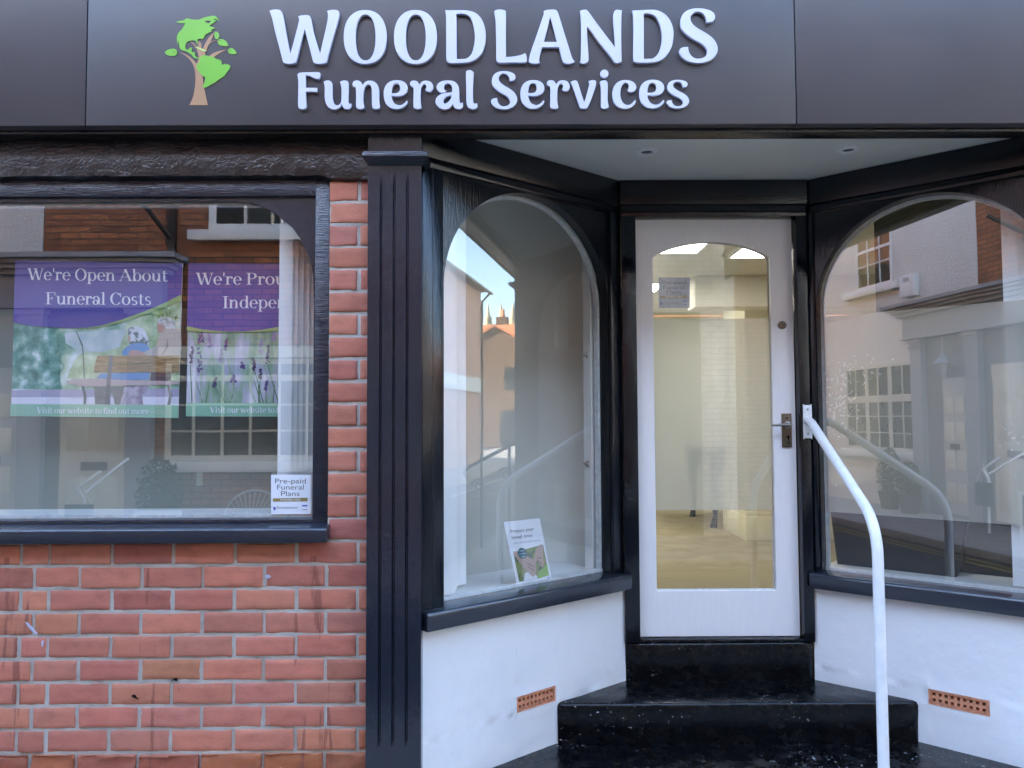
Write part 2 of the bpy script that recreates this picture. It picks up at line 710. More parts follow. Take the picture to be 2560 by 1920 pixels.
def smooth_closed(pts, per=7):
    """closed outline through pts; a third entry marks a corner. Catmull-Rom between corners"""
    n = len(pts)
    P = [Vector((p[0], p[1])) for p in pts]
    K = [len(p) > 2 for p in pts]
    out = []
    for i in range(n):
        p1, p2 = P[i], P[(i + 1) % n]
        p0 = P[i - 1] if not K[i] else p1 + (p1 - p2) * .35
        p3 = P[(i + 2) % n] if not K[(i + 1) % n] else p2 + (p2 - p1) * .35
        for k in range(per):
            t = k / per
            q = .5 * ((2 * p1) + (p2 - p0) * t + (2 * p0 - 5 * p1 + 4 * p2 - p3) * t * t + (3 * p1 - p0 - 3 * p2 + p3) * t ** 3)
            out.append((q.x, q.y))
    return out


def ellipse(cx, cy, rx, ry, n=48, e=2.0, rev=False):
    o = []
    for k in range(n):
        a = 2 * math.pi * k / n
        c, s_ = math.cos(a), math.sin(a)
        o.append((cx + rx * math.copysign(abs(c) ** (2 / e), c), cy + ry * math.copysign(abs(s_) ** (2 / e), s_)))
    return o[::-1] if rev else o


def curve_mesh(loops, name, mat, parent, y, depth, bevel=0.0, f=None):
    """flat outlines (x, z) with holes -> solid facing -y whose back lies on y"""
    cu = bpy.data.curves.new(name, 'CURVE')
    cu.dimensions = '2D'
    cu.fill_mode = 'BOTH'
    for lp in loops:
        sp = cu.splines.new('POLY')
        sp.points.add(len(lp) - 1)
        for q, (x, z) in zip(sp.points, lp):
            q.co = (x, z, 0, 1)
        sp.use_cyclic_u = True
    cu.extrude = depth / 2 - bevel
    cu.bevel_depth = bevel
    cu.offset = -bevel
    cu.bevel_resolution = 2
    tmp = bpy.data.objects.new('tmp', cu)
    COL.objects.link(tmp)
    dg = bpy.context.evaluated_depsgraph_get()
    me = bpy.data.meshes.new_from_object(tmp.evaluated_get(dg))
    bpy.data.objects.remove(tmp)
    bpy.data.curves.remove(cu)
    off = Vector(parent_loc(parent))
    for v in me.vertices:
        x, z, d = v.co
        p = f(x, z, d + depth / 2) if f else (x, y - d - depth / 2, z)
        v.co = Vector(p) - off
    bm = bmesh.new()
    bm.from_mesh(me)
    bmesh.ops.remove_doubles(bm, verts=bm.verts, dist=1e-5)
    bmesh.ops.recalc_face_normals(bm, faces=bm.faces)
    bm.to_mesh(me)
    bm.free()
    me.name = name
    me.materials.clear()
    me.materials.append(mat)
    o = bpy.data.objects.new(name, me)
    COL.objects.link(o)
    o.parent = parent
    WLOC[o.name] = parent_loc(parent)
    return o


# ------------------------------------------------------------------ the two splayed walls of the porch
A = Vector((-.335, 0)); B = Vector((.54, .715))
A2 = Vector((2.253, 0)); B2 = Vector((1.425, .715))


def splay(a, b, side):
    t = (b - a).normalized()
    n = Vector((t.y, -t.x)) if side > 0 else Vector((-t.y, t.x))
    return lambda s_, o_, z_: (a.x + t.x * s_ + n.x * o_, a.y + t.y * s_ + n.y * o_, z_)


LF, RF = splay(A, B, 1), splay(A2, B2, -1)
LEN_L, LEN_R = (B - A).length, (B2 - A2).length
ZC = 2.712          # porch ceiling
ZD = .53            # shop floor

# ------------------------------------------------------------------ ground
struct(MB().box(-45, 130, -1.15, 8, -.3, 0), 'pavement', M_PAVE)
struct(MB().box(-45, 130, -8, -4.3, -.3, 0), 'pavement', M_PAVE)
struct(MB().box(-45, 130, -1.30, -1.154, -.3, .006), 'kerb', M_KERB, bevel=.02)
struct(MB().box(-45, 130, -4.296, -4.15, -.3, .006), 'kerb', M_KERB, bevel=.02)
struct(MB().box(-150, 250, -160, 160, -.5, -.12), 'ground', M_ASPHALT)
struct(MB().box(-45, 130, -4.15, -1.30, -.3, -.10), 'road', M_ASPHALT)
for y0 in (-3.99, -3.83):
    struct(MB().box(-40, 12, y0, y0 + .07, -.11, -.096), 'yellow_line', M_YLINE)
zz = MB()
for k in range(9):
    x = 13.0 + k * 2.0
    ya, yb = (-2.2, -3.1) if k % 2 else (-3.1, -2.2)
    zz.prism([(x, ya), (x + 2, yb), (x + 2.25, yb), (x + .25, ya)], -.11, -.096, IDN)
struct(zz, 'zigzag_road_marking', M_WLINE)
for y0 in (-1.75, -3.6):
    struct(MB().box(13, 40, y0, y0 + .1, -.11, -.0955), 'white_road_line', M_WLINE)

# ------------------------------------------------------------------ the shop
shop = thing('shop_building', (0, 0, 0), 'red brick shop with glossy near black woodwork, arched windows and recessed white door', 'shop')

# brick wall: every brick modelled, colour per brick
WZ = 1.109
CP, BP = .0864, .2315
bricks, tints = [], []
PAL = [(.56, .20, .125), (.575, .21, .13), (.545, .192, .126), (.52, .178, .118), (.55, .21, .138), (.585, .218, .128)]


def brick_rows():
    top = WZ + 16 * CP                      # underside of the beam
    n = 0
    k = 0
    while True:
        zt = top - k * CP
        if zt < -.02:
            break
        yield k, zt - CP + .0118, zt
        k += 1


def row_joints(k):
    even = k % 2 == 0
    if even:
        xs = [-1.838 - .235 * j for j in range(9, 0, -1)] + [-1.838, -1.731, -1.496, -1.266, -1.034, -.802, -.572, -.40]
    else:
        xs = [-1.787 - .235 * j for j in range(9, 0, -1)] + [-1.787, -1.616, -1.384, -1.154, -.922, -.691, -.40]
    return xs


za_pier = lambda x: x > -.70
wall = MB()
tcol, rimv = [], []
g = random.Random(3)
for k, z0, z1 in brick_rows():
    xs = row_joints(k)
    for xa, xb in zip(xs, xs[1:]):
        if z0 > 1.10:                       # beside the window only
            if xb < -.70:
                if xb < -3.3:
                    pass
                else:
                    continue
            xa = max(xa, -.692)
            if xb - xa < .03:
                continue
        xa_, xb_ = xa + .0068 + g.uniform(-.002, .002), xb - .0068 + g.uniform(-.002, .002)
        za, zb = z0 + g.uniform(-.0015, .0025), z1 + g.uniform(-.0025, .0015)
        yo = g.uniform(-.002, .002)
        rough_row = k >= 25
        FX, FZ = (0, .018, .12, .3, .5, .7, .88, .982, 1), (0, .05, .25, .5, .75, .95, 1)
        nx, nz_ = 8, 6
        base = g.choice(PAL)
        q = g.random()
        if rough_row:
            base = g.choice([(.46, .155, .06), (.43, .14, .055), (.36, .11, .06)])
        elif q < .08:
            base = (.45, .155, .108)
        elif q < .10:
            base = (.60, .235, .125)
        if xa > -.70 and 5 < (k - 16) and g.random() < .5:
            base = (.47, .16, .07)
        k_ = g.uniform(.80, 1.0)
        k_ *= 1.03 if za_pier(xa) is False else .90
        base = (base[0] * k_ * g.uniform(.96, 1.03), base[1] * k_ * g.uniform(.95, 1.02), base[2] * k_ * g.uniform(1.0, 1.1))
        i0 = len(wall.v)
        for b in range(nz_ + 1):
            for a in range(nx + 1):
                fx, fz = FX[a], FZ[b]
                ex, ez = min(fx, 1 - fx), min(fz, 1 - fz)
                d = 0
                if a in (0, nx) or b in (0, nz_):
                    d = .0012 + g.uniform(0, .0012) + (g.random() < .05) * .004
                if (a in (0, nx)) and (b in (0, nz_)):
                    d += .0012
                if rough_row:
                    d += g.uniform(-.012, .0005)
                jx = g.uniform(-.0022, .0022) if ez == 0 or ex == 0 else 0
                wall.v.append((xa_ + (xb_ - xa_) * (fx if 0 < a < nx else fx) + (jx if ez == 0 and ex else 0),
                               yo + d,
                               za + (zb - za) * fz + (jx if ex == 0 and ez else (jx * .7 if ez == 0 else 0))))
                tcol.append(base)
                rimv.append(1.0 if ex == 0 or ez == 0 else (.6 if ex < .05 or ez < .1 else (.22 if ex < .13 or ez < .3 else 0.0)))
        W = nx + 1
        for b in range(nz_):
            for a in range(nx):
                wall.f.append((i0 + b * W + a, i0 + b * W + a + 1, i0 + (b + 1) * W + a + 1, i0 + (b + 1) * W + a))
                wall.mi.append(0)
        # returns into the joints
        rim = [i0 + a for a in range(W)] + [i0 + b * W + nx for b in range(1, nz_ + 1)] + [i0 + nz_ * W + a for a in range(nx - 1, -1, -1)] + [i0 + b * W for b in range(nz_ - 1, 0, -1)]
        j0 = len(wall.v)
        for r_ in rim:
            x, y, z = wall.v[r_]
            wall.v.append((x, .03, z))
            tcol.append(base)
            rimv.append(1.0)
        for a in range(len(rim)):
            c = (a + 1) % len(rim)
            wall.f.append((rim[c], rim[a], j0 + a, j0 + c))
            wall.mi.append(0)
nb = len(wall.v)
# mortar bed behind the bricks (fills the joints to 6 mm)
mort = MB()
for xa, xb, za, zb in ((-3.9, -.40, -.02, 1.112), (-.686, -.40, 1.112, 2.49), (-3.9, -3.3, 1.112, 2.49)):
    nx_, nz_ = max(2, int((xb - xa) / .03)), max(2, int((zb - za) / .03))
    i0 = len(mort.v)
    for b in range(nz_ + 1):
        for a in range(nx_ + 1):
            mort.v.append((xa + (xb - xa) * a / nx_, (.0042 + g.uniform(-.0018, .0022)), za + (zb - za) * b / nz_))
    for b in range(nz_):
        for a in range(nx_):
            mort.f.append((i0 + b * (nx_ + 1) + a, i0 + b * (nx_ + 1) + a + 1, i0 + (b + 1) * (nx_ + 1) + a + 1, i0 + (b + 1) * (nx_ + 1) + a))
            mort.mi.append(1)
o0 = len(wall.v)
wall.v += mort.v
wall.f += [tuple(o0 + i for i in f_) for f_ in mort.f]
wall.mi += mort.mi
wall.box(-3.9, -.40, .031, .24, -.02, 1.10, m=1)
wall.box(-.70, -.40, .031, .24, 1.10, 2.5, m=1)
tot = len(wall.v)
me = bpy.data.meshes.new('brick_wall')
me.from_pydata(wall.v, [], wall.f)
me.materials.append(M_BRICK)
me.materials.append(M_MORTAR)
for p, k in zip(me.polygons, wall.mi):
    p.material_index = k
    p.use_smooth = k == 0
me.set_sharp_from_angle(angle=R(50))
ca = me.attributes.new('tint', 'FLOAT_COLOR', 'POINT')
cr = me.attributes.new('rim', 'FLOAT', 'POINT')
ca, cr = me.attributes['tint'], me.attributes['rim']
for i in range(tot):
    ca.data[i].color = (*tcol[i], 1) if i < nb else (.3, .28, .25, 1)
    cr.data[i].value = rimv[i] if i < nb else 0
ow = bpy.data.objects.new('brick_wall', me)
COL.objects.link(ow)
ow.parent = shop
M_SMUT = simple('black_smut', (.012, .008, .007), .8, .1, .2, 60)
for pts in ([(915, 742), (925, 748), (922, 757), (905, 752), (892, 765), (900, 750)], [(690, 830), (704, 832), (712, 845), (722, 850), (708, 846), (690, 838)]):
    m = MB()
    q = [at(p[0] / 2.087, 1340 + p[1] / 2.087, -.003) for p in smooth_closed(pts, 4)]
    m.prism([(p.x, p.z) for p in q], -.0045, .001, lambda a, b, c: (a, c, b))
    part(m, 'dried_smut', M_SMUT, shop)
M_DAB = simple('lilac_paint_dab', (.50, .50, .60), .5, .3, .1)
for pts in ([(1386, 205), (1400, 203), (1412, 214), (1400, 222), (1388, 218)], [(132, 450), (150, 460), (172, 488), (195, 505), (185, 512), (150, 480)], [(216, 550), (226, 548), (222, 578), (216, 570)]):
    q = [at(p[0] / 2.087, 1340 + p[1] / 2.087, -.003) for p in smooth_closed(pts, 4)]
    part(MB().prism([(p.x, p.z) for p in q], -.003, .004, lambda a, b, c: (a, c, b)), 'paint_dab', M_DAB, shop)
# wall above the sign and either side, roof
up_ = MB().box(-7.5, 7.5, .02, .3, 2.72, 4.35)
up_.box(2.62, 7.5, .02, .3, 0, 2.72)
up_.box(-7.5, -3.9, .02, .3, 0, 2.72)
part(up_, 'upper_wall', simple('cream_upper_render', (.82, .76, .63), .85, .2, .05, 2, .3, 20), shop)
for x in (-5.2, -2.6, .2, 3.0, 5.4):
    m = MB().box(x, x + 1.1, -.012, .019, 4.5, 6.1)
    o = part(m, 'upper_window', M_WHITEPLAIN, shop)
    part(MB().box(x + .07, x + .52, -.016, -.0125, 4.57, 6.03).box(x + .58, x + 1.03, -.016, -.0125, 4.57, 6.03), 'window_glass', M_GLOSSDARK, o)
part(MB().prism([(-.25, 7.61), (3.2, 9.3), (6.8, 7.61)], -7.52, 7.52, lambda p, q, r: (r, p, q)), 'roof', M_SLATE, shop)
part(MB().box(-7.5, -7.25, .301, 6.5, 0, 7.6).box(7.25, 7.5, .301, 6.5, 0, 7.6).box(-7.24, 7.24, 6.2, 6.5, 0, 7.6), 'rear_wall', M_OB, shop)

# fascia beam over the left window: one uneven old timber
beam = MB()
gb = random.Random(11)
nx_ = 150
x0, x1 = -3.9, -.531
rows = [(2.655, .02), (2.650, -.012), (2.60, -.020), (2.55, -.020), (2.512, -.016), (2.503, .004), (2.503, .06)]
i0 = 0
for a in range(nx_ + 1):
    x = x0 + (x1 - x0) * a / nx_
    for k, (z, y) in enumerate(rows):
        dz = (gb.uniform(-.004, .003) if k in (4, 5) else 0) + (-.014 if (k > 3 and x > -.70) else 0)
        beam.v.append((x, y + (gb.uniform(-.002, .002) if 0 < k < 6 else 0), z + dz))
n = len(rows)
for a in range(nx_):
    for k in range(n - 1):
        beam.f.append((a * n + k, (a + 1) * n + k, (a + 1) * n + k + 1, a * n + k + 1))
        beam.mi.append(0)
part(beam, 'fascia_beam', P_BEAM, shop, smooth=R(45))
# moulded bead under the sign, over the whole front
bead = MB().box(-3.9, 4.2, -.075, .0, 2.652, 2.668).box(-3.9, 4.2, -.069, .0, 2.670, 2.6735)
part(bead, 'bead_moulding', P_BEAM, shop, bevel=.003)
part(MB().box(-3.9, 4.2, -.045, .018, 2.6745, 2.75), 'sign_batten', M_BLACK, shop)


def pilaster(xa, xb):
    yf, z0, z1 = -.05, 0, 2.66
    fl = [xa + (xb - xa) * t for t in (.245, .49, .735)]
    prof = lambda dep: [(xa, yf)] + [q for c in fl for q in ((c - .006, yf), (c - .0015, yf + dep), (c + .0015, yf + dep), (c + .006, yf))] + [(xb, yf)]
    m = MB()
    levels = [(z0, 0), (.375, 0), (.40, .009), (2.455, .009), (2.505, 0), (z1, 0)]
    for (za, da), (zb, db) in zip(levels, levels[1:]):
        m.strip([(x, y, za) for x, y in prof(da)], [(x, y, zb) for x, y in prof(db)])
    m.face([(xa, yf, z0), (xa, .12, z0), (xa, .12, z1), (xa, yf, z1)])
    m.face([(xb, yf, z0), (xb, .12, z0), (xb, .12, z1), (xb, yf, z1)])
    o = part(m, 'pilaster', P_V, shop)
    c = MB()
    c.box(xa - .015, xb + .027, -.092, .1, 2.556, 2.572)
    c.box(xa - .012, xb + .024, -.088, .1, 2.5725, 2.578)
    lo = [(xa + .004, -.052), (xb - .004 + .012, -.052), (xb + .012, .1), (xa + .004, .1)]
    hi = [(xa - .013, -.09), (xb + .025, -.09), (xb + .025, .1), (xa - .013, .1)]
    for k in range(4):
        j = (k + 1) % 4
        c.face([(*lo[k], 2.535), (*lo[j], 2.535), (*hi[j], 2.5555), (*hi[k], 2.5555)])
    part(c, 'capital', P_H, o, bevel=.002)
    return o


pilaster(-.530, -.327)
pilaster(2.262, 2.465)

# ---- left shop window (flat)
wf = MB()
XL = -3.35
wf.box(XL, -.744, .015, .10, 2.440, 2.5045)          # top rail
wf.box(-.744, -.689, .015, .10, 1.160, 2.4985)       # right stile
wf.box(XL, -.7445, .015, .10, 1.168, 1.197)          # bottom rail
arc = [(-1.09, 2.4265), (-1.043, 2.426), (-.981, 2.414), (-.934, 2.394), (-.887, 2.363), (-.84, 2.322), (-.809, 2.281), (-.784, 2.232), (-.766, 2.185), (-.756, 2.130), (-.7525, 2.05)]
fr, rv = [], []
wa = [(x, .034, z) for x, z in arc]
wsp = MB()
wsp.face(wa + [(-.7438, .034, 2.05), (-.7438, .034, 2.4395), (-1.09, .034, 2.4395)])
wsp.strip(wa, [(x, .062, z) for x, _, z in wa])
wsp.box(XL, -1.09, .034, .0605, 2.4265, 2.4395)
wsp.box(-.7525, -.7438, .034, .0605, 1.198, 2.06)
win = part(wf, 'shop_window', P_H, shop, bevel=.0025)
part(wsp, 'arched_spandrel', P_V, win)
sill = MB().prism([(-.055, 1.118), (-.055, 1.165), (-.048, 1.172), (.02, 1.182), (.06, 1.182), (.06, 1.118)], XL, -.677, lambda p, q, r: (r, p, q))
part(sill, 'window_sill', P_SILL, win, bevel=.004)
part(MB().face([(XL, .063, 1.19), (-.745, .063, 1.19), (-.745, .063, 2.44), (XL, .063, 2.44)]), 'window_pane', M_GLASS, win)
pt = MB().box(XL, -.746, .066, .085, 1.1975, 1.211).box(XL, -.9, .066, .085, 2.412, 2.426).box(-.7565, -.7505, .066, .085, 1.20, 2.1)
part(pt, 'inner_bead', M_PUTTY, win)
part(MB().box(XL, -.70, .09, .42, 1.16, 1.196), 'inner_sill', M_WHITEWOOD, win)


def splay_window(F, L, name):
    """arched shop window in a splayed wall"""
    m = MB()
    m.box(.0, .105, -.10, .0, .8525, 2.552, F)
    m.box(1.06, L, -.10, .0, .8525, 2.552, F)
    m.box(.0, L, -.10, .0, 2.5525, 2.5885, F)
    o = part(m, name, P_GV, shop, bevel=.003)
    part(MB().box(.0, L, -.10, .010, 2.589, ZC - .002, F), 'head_fascia', P_GH, o, bevel=.002)
    part(MB().box(.055, .0565, -.001, .0012, .853, 2.55, F), 'board_joint', M_BLACK, o)
    cx, a, zs, b = .587, .468, 2.10, .4505
    arcp = [(cx - a * math.cos(math.pi * k / 40), zs + b * math.sin(math.pi * k / 40)) for k in range(41)]
    pts = [(cx - a, .853)] + arcp + [(cx + a, .853)]
    s_ = MB()
    s_.face([F(x, -.018, z) for x, z in pts[:22] + [(cx, 2.552), (.1051, 2.552), (.1051, .853)]])
    s_.face([F(x, -.018, z) for x, z in pts[21:] + [(1.0599, .853), (1.0599, 2.552), (cx, 2.552)]])
    s_.strip([F(x, -.018, z) for x, z in pts], [F(x, -.068, z) for x, z in pts])
    part(s_, 'arched_spandrel', P_GV, o, smooth=R(40))
    iw = MB()
    inn = [(cx + (x - cx) * .972, z - .012 * max(0, (z - zs) / b)) for x, z in pts]
    iw.strip([F(x, -.074, z) for x, z in pts], [F(x, -.074, z) for x, z in inn])
    iw.strip([F(x, -.074, z) for x, z in inn], [F(x, -.10, z) for x, z in inn])
    iw.box(.12, 1.06, -.10, -.0735, .853, .866, F)
    part(iw, 'inner_bead', M_PUTTY, o)
    part(MB().face([F(.11, -.07, .85), F(1.06, -.07, .85), F(1.06, -.07, 2.56), F(.11, -.07, 2.56)]), 'window_pane', M_GLASS_L if F is LF else M_GLASS_R, o)
    sl = MB()
    sl.prism([(.048, .782), (.050, .842), (.044, .8515), (-.03, .8545), (-.075, .8545), (-.075, .782)], -.0, L, lambda p, q, r: F(r, p, q))
    part(sl, 'window_sill', P_SILL, o, bevel=.004)
    part(MB().box(.02, 1.10, -.42, -.105, .80, .851, F), 'inner_sill', M_WHITEWOOD, o)
    return o


wl = splay_window(LF, LEN_L, 'splay_window')
wr = splay_window(RF, LEN_R, 'splay_window')
for z in (1.88, 1.36):
    hw = MB().box(1.035, 1.052, -.135, -.115, z - .016, z + .016, LF)
    hw.tube([LF(1.035, -.13, z + .012), LF(1.015, -.145, z), LF(1.035, -.13, z - .014)], .0055, 8)
    o = part(hw, 'window_catch', M_STEEL, wl)
    for dz in (-.055, .05):
        part(MB().box(1.040, 1.048, -.118, -.112, z + dz - .009, z + dz + .009, LF), 'screw_plate', M_STEEL, o)
part(MB().box(1.03, 1.06, -.16, -.11, .852, 2.5, LF), 'inner_stile', M_WHITEWOOD, wl)
part(MB().face([RF(.12, -.074, 1.128), RF(1.045, -.074, 1.128), RF(1.045, -.074, 2.055), RF(.12, -.074, 2.055)]), 'frosted_film', M_FILM, wr)


def stall(F, L, air):
    """white rendered wall below a splayed window with its terracotta air brick"""
    m = MB()
    ns, nz_ = 46, 32
    gr = random.Random(5 if F is LF else 6)
    s0, s1, z0, z1 = air
    S = sorted([L * k / ns for k in range(ns + 1)] + [s0, s1])
    Z = sorted([.781 * k / nz_ for k in range(nz_ + 1)] + [z0, z1])
    V = {}
    for i, a in enumerate(S):
        for j, b in enumerate(Z):
            d = gr.uniform(-.0012, .0012) + .004 * math.sin(a * 6 + b * 4) * math.sin(b * 7)
            near = max(abs(a - (s0 + s1) / 2) - (s1 - s0) / 2, abs(b - (z0 + z1) / 2) - (z1 - z0) / 2)
            if 0 <= near < .03:
                d += gr.uniform(.001, .006)
            V[i, j] = len(m.v)
            m.v.append(F(a, d, b))
    for i in range(len(S) - 1):
        for j in range(len(Z) - 1):
            ca_, cb_ = (S[i] + S[i + 1]) / 2, (Z[j] + Z[j + 1]) / 2
            if s0 < ca_ < s1 and z0 < cb_ < z1:
                continue
            m.f.append((V[i, j], V[i + 1, j], V[i + 1, j + 1], V[i, j + 1]))
            m.mi.append(0)
    for (a, b), (c, d_) in (((s0, z0), (s1, z0)), ((s1, z0), (s1, z1)), ((s1, z1), (s0, z1)), ((s0, z1), (s0, z0))):
        m.face([F(a, .003, b), F(c, .003, d_), F(c, -.03, d_), F(a, -.03, b)])
    o = part(m, 'stall_riser', M_WHITEWALL, shop, smooth=R(50))
    ab = MB()
    w_, h_ = s1 - s0, z1 - z0
    us = [0, .045]
    for k in range(9):
        c = .045 + (.91 * (k + .5) / 9)
        us += [c - .026, c + .026]
    us += [.955, 1]
    vs = [0, .14, .20, .40, .58, .78, .86, 1]
    for i in range(len(us) - 1):
        for j in range(len(vs) - 1):
            a0, a1, b0, b1 = s0 + w_ * us[i], s0 + w_ * us[i + 1], z0 + h_ * vs[j], z0 + h_ * vs[j + 1]
            hole = (i % 2 == 0 and 2 <= i <= len(us) - 3) and j in (2, 4)
            rim_ = i in (0, len(us) - 2) or j in (0, len(vs) - 2)
            d = .0015 if rim_ else -.003
            if hole:
                for q in (((a0, b0), (a1, b0)), ((a1, b0), (a1, b1)), ((a1, b1), (a0, b1)), ((a0, b1), (a0, b0))):
                    ab.face([F(q[0][0], d, q[0][1]), F(q[1][0], d, q[1][1]), F(q[1][0], -.04, q[1][1]), F(q[0][0], -.04, q[0][1])])
                ab.face([F(a0, -.04, b0), F(a1, -.04, b0), F(a1, -.04, b1), F(a0, -.04, b1)], 1)
            else:
                ab.face([F(a0, d, b0), F(a1, d, b0), F(a1, d, b1), F(a0, d, b1)])
    part(ab, 'air_brick', [M_TERRA, M_DARKHOLE], o)
    return o


stall(LF, LEN_L, (.467, .685, .364, .429))
stall(RF, LEN_R, (.391, .617, .352, .417))

# ---- porch ceiling
pc = MB().prism([(A.x - .02, -.0), (A2.x + .02, -.0), (B2.x + .03, .74), (B.x - .03, .74)], ZC, ZC + .03, IDN)
part(pc, 'porch_ceiling', M_CEIL, shop)

# ---- door frame and door
df = MB()
df.box(.541, .6085, .695, .80, .530, 2.5345)
df.box(1.3745, 1.424, .695, .80, .530, 2.5345)
df.box(.541, 1.424, .695, .80, 2.5350, 2.5905)
df.box(.6090, .6125, .765, .80, .53, 2.53)
dframe = part(df, 'door_frame', P_GV, shop, bevel=.004)
part(MB().box(.536, 1.429, .688, .80, 2.5915, ZC - .002), 'head_fascia', P_GH, dframe, bevel=.003)
part(MB().box(1.3665, 1.3735, .752, .79, 1.42, 1.60), 'keep_plate', M_BLACK, dframe)
# leaf
dx0, dx1, dz0, dz1, dy0, dy1 = .614, 1.3705, .546, 2.532, .745, .79
gx0, gx1, gz0, gz1, ga = .697, 1.2635, .757, 2.347, 2.425
arcp = []
for k in range(25):
    t = k / 24
    x = gx0 + (gx1 - gx0) * t
    arcp.append((x, gz1 + (ga - gz1) * (1 - (2 * t - 1) ** 2) ** .8))
hole = [(gx0, gz0)] + arcp + [(gx1, gz0)]
bord = [(dx0, dz0)] + [(dx0 + (dx1 - dx0) * k / 24, dz1) for k in range(25)] + [(dx1, dz0)]
dm = MB()
for y in (dy0, dy1):
    dm.strip([(x, y, z) for x, z in hole], [(x, y, z) for x, z in bord])
    dm.face([(gx0, y, gz0), (gx1, y, gz0), (dx1, y, dz0), (dx0, y, dz0)])
cl = lambda L_: L_ + [L_[0]]
dm.strip([(x, dy0, z) for x, z in cl(bord)], [(x, dy1, z) for x, z in cl(bord)])
dm.strip([(x, dy0, z) for x, z in cl(hole)], [(x, dy0 + .018, z) for x, z in cl(hole)])
door = part(dm, 'shop_door', M_DOOR, shop, smooth=R(30))
part(MB().face([(gx0 - .01, .766, gz0 - .01), (gx1 + .01, .766, gz0 - .01), (gx1 + .01, .766, ga + .01), (gx0 - .01, .766, ga + .01)]), 'door_pane', M_GLASS_DOOR, door)
part(MB().face([(gx0 - .005, .772, 1.134), (gx1 + .005, .772, 1.134), (gx1 + .005, .772, 2.054), (gx0 - .005, .772, 2.054)]), 'frosted_film', M_FILM, door)
part(MB().strip([(gx0, dy0 + .014, gz0), (gx1, dy0 + .014, gz0)], [(gx0, dy0 + .014, gz0 + .008), (gx1, dy0 + .014, gz0 + .008)]), 'putty_line', M_PUTTY, door)
h = MB().box(1.303, 1.350, .738, .7448, 1.432, 1.594)
h.box(1.310, 1.343, .7345, .738, 1.445, 1.581)
o = part(h, 'handle_plate', M_BRASS, door, bevel=.0015)
lv = MB().lathe([(.017, -.0), (.017, -.012), (.012, -.014), (.009, -.04)], (1.328, .7345, 1.540), 18, 'y')
lv.tube([(1.328, .697, 1.540), (1.315, .690, 1.541), (1.29, .688, 1.541), (1.26, .689, 1.539), (1.238, .693, 1.5385)], [.009, .0075, .0065, .006, .0045], 10)
part(lv, 'lever_handle', M_STEEL, door, smooth=R(40))
kh = MB().lathe([(.0065, 0), (.0065, -.0008)], (1.331, .7343, 1.483), 14, 'y').box(1.3285, 1.3335, .7335, .7343, 1.465, 1.483)
part(kh, 'keyhole', M_DARKHOLE, o)
for x, z in ((1.327, 1.572), (1.332, 1.454)):
    part(MB().lathe([(.0045, 0), (.004, -.001)], (x, .7343, z), 10, 'y'), 'screw_head', M_DARKHOLE, o)
part(MB().lathe([(.0195, 0), (.0195, -.004), (.016, -.006), (.008, -.0065), (.007, -.004)], (1.3165, .7448, 2.018), 24, 'y'), 'lock_cylinder', M_BRASS, door, smooth=R(40))

# ------------------------------------------------------------------ steps
steps = thing('entrance_steps', (.98, .5, 0), 'glossy black painted steps with chipped paint below the white door', 'steps')


def slab(x0, x1, x2, x3, yb, yf, z0, z1, name, seed):
    """step with an uneven nosing: back edge x0-x1 at yb, front edge x2-x3 at yf"""
    m = MB()
    gs = random.Random(seed)
    n_ = 60
    prof = [(yb, z1), (yf + .10, z1), (yf + .012, z1), (yf + .003, z1 - .004), (yf, z1 - .014), (yf + .002, z0 + .07), (yf + .003, z0)]
    for k in range(n_ + 1):
        t = k / n_
        for (y, z) in prof:
            q = (yb - y) / (yb - yf)
            xl, xr = x0 + (x2 - x0) * q, x1 + (x3 - x1) * q
            edge = min(t, 1 - t) * (xr - xl)
            rc = max(0, .03 - edge) * .5 if y < yf + .05 else 0
            m.v.append((xl + (xr - xl) * t, y + gs.uniform(-.0012, .0012) + rc, z + (gs.uniform(-.001, .001))))
    p_ = len(prof)
    for k in range(n_):
        for j in range(p_ - 1):
            m.f.append((k * p_ + j, (k + 1) * p_ + j, (k + 1) * p_ + j + 1, k * p_ + j + 1))
            m.mi.append(0)
    return part(m, name, M_STEP, steps, smooth=R(60))


slab(.50, 1.47, .545, 1.42, .80, .702, .35, .528, 'step', 1)
slab(.53, 1.435, .203, 1.772, .722, .425, .17, .352, 'step', 2)
slab(.19, 1.785, -.20, 2.13, .44, .112, 0, .180, 'step', 3)
th = MB().box(.609, 1.374, .70, .80, .5285, .543)
part(th, 'threshold', M_STEP, steps, bevel=.005)

# ------------------------------------------------------------------ handrail
hr = thing('handrail', (1.405, .02, 0), 'white tubular handrail bending down to the steps right of the door', 'handrail')
path = [(1.406, .690, 1.560), (1.406, .655, 1.553)]
P0, P1, P2 = Vector((1.404, .63, 1.545)), Vector((1.403, .02, 1.165)), Vector((1.405, .02, -.0))
d1, d2 = (P0 - P1).normalized(), (P2 - P1).normalized()
path.append(tuple(P0))
a_, b_ = P1 + d1 * .13, P1 + d2 * .13
for k in range(9):
    t = k / 8
    path.append(tuple(a_ * (1 - t) ** 2 + P1 * 2 * t * (1 - t) + b_ * t * t))
path += [tuple(P1 + d2 * .5), tuple(P2)]
part(MB().tube(path, .0205, 20), 'rail_tube', M_WHITEMETAL, hr, smooth=R(60))
pl = MB().prism(smooth_closed([(1.387, 1.485), (1.392, 1.478), (1.42, 1.478), (1.4255, 1.485), (1.4255, 1.625), (1.42, 1.632), (1.392, 1.632), (1.387, 1.625)], 3), .683, .694, lambda p, q, r: (p, r, q))
pl2 = part(pl, 'wall_plate', M_WHITEMETAL, hr, bevel=.0015)
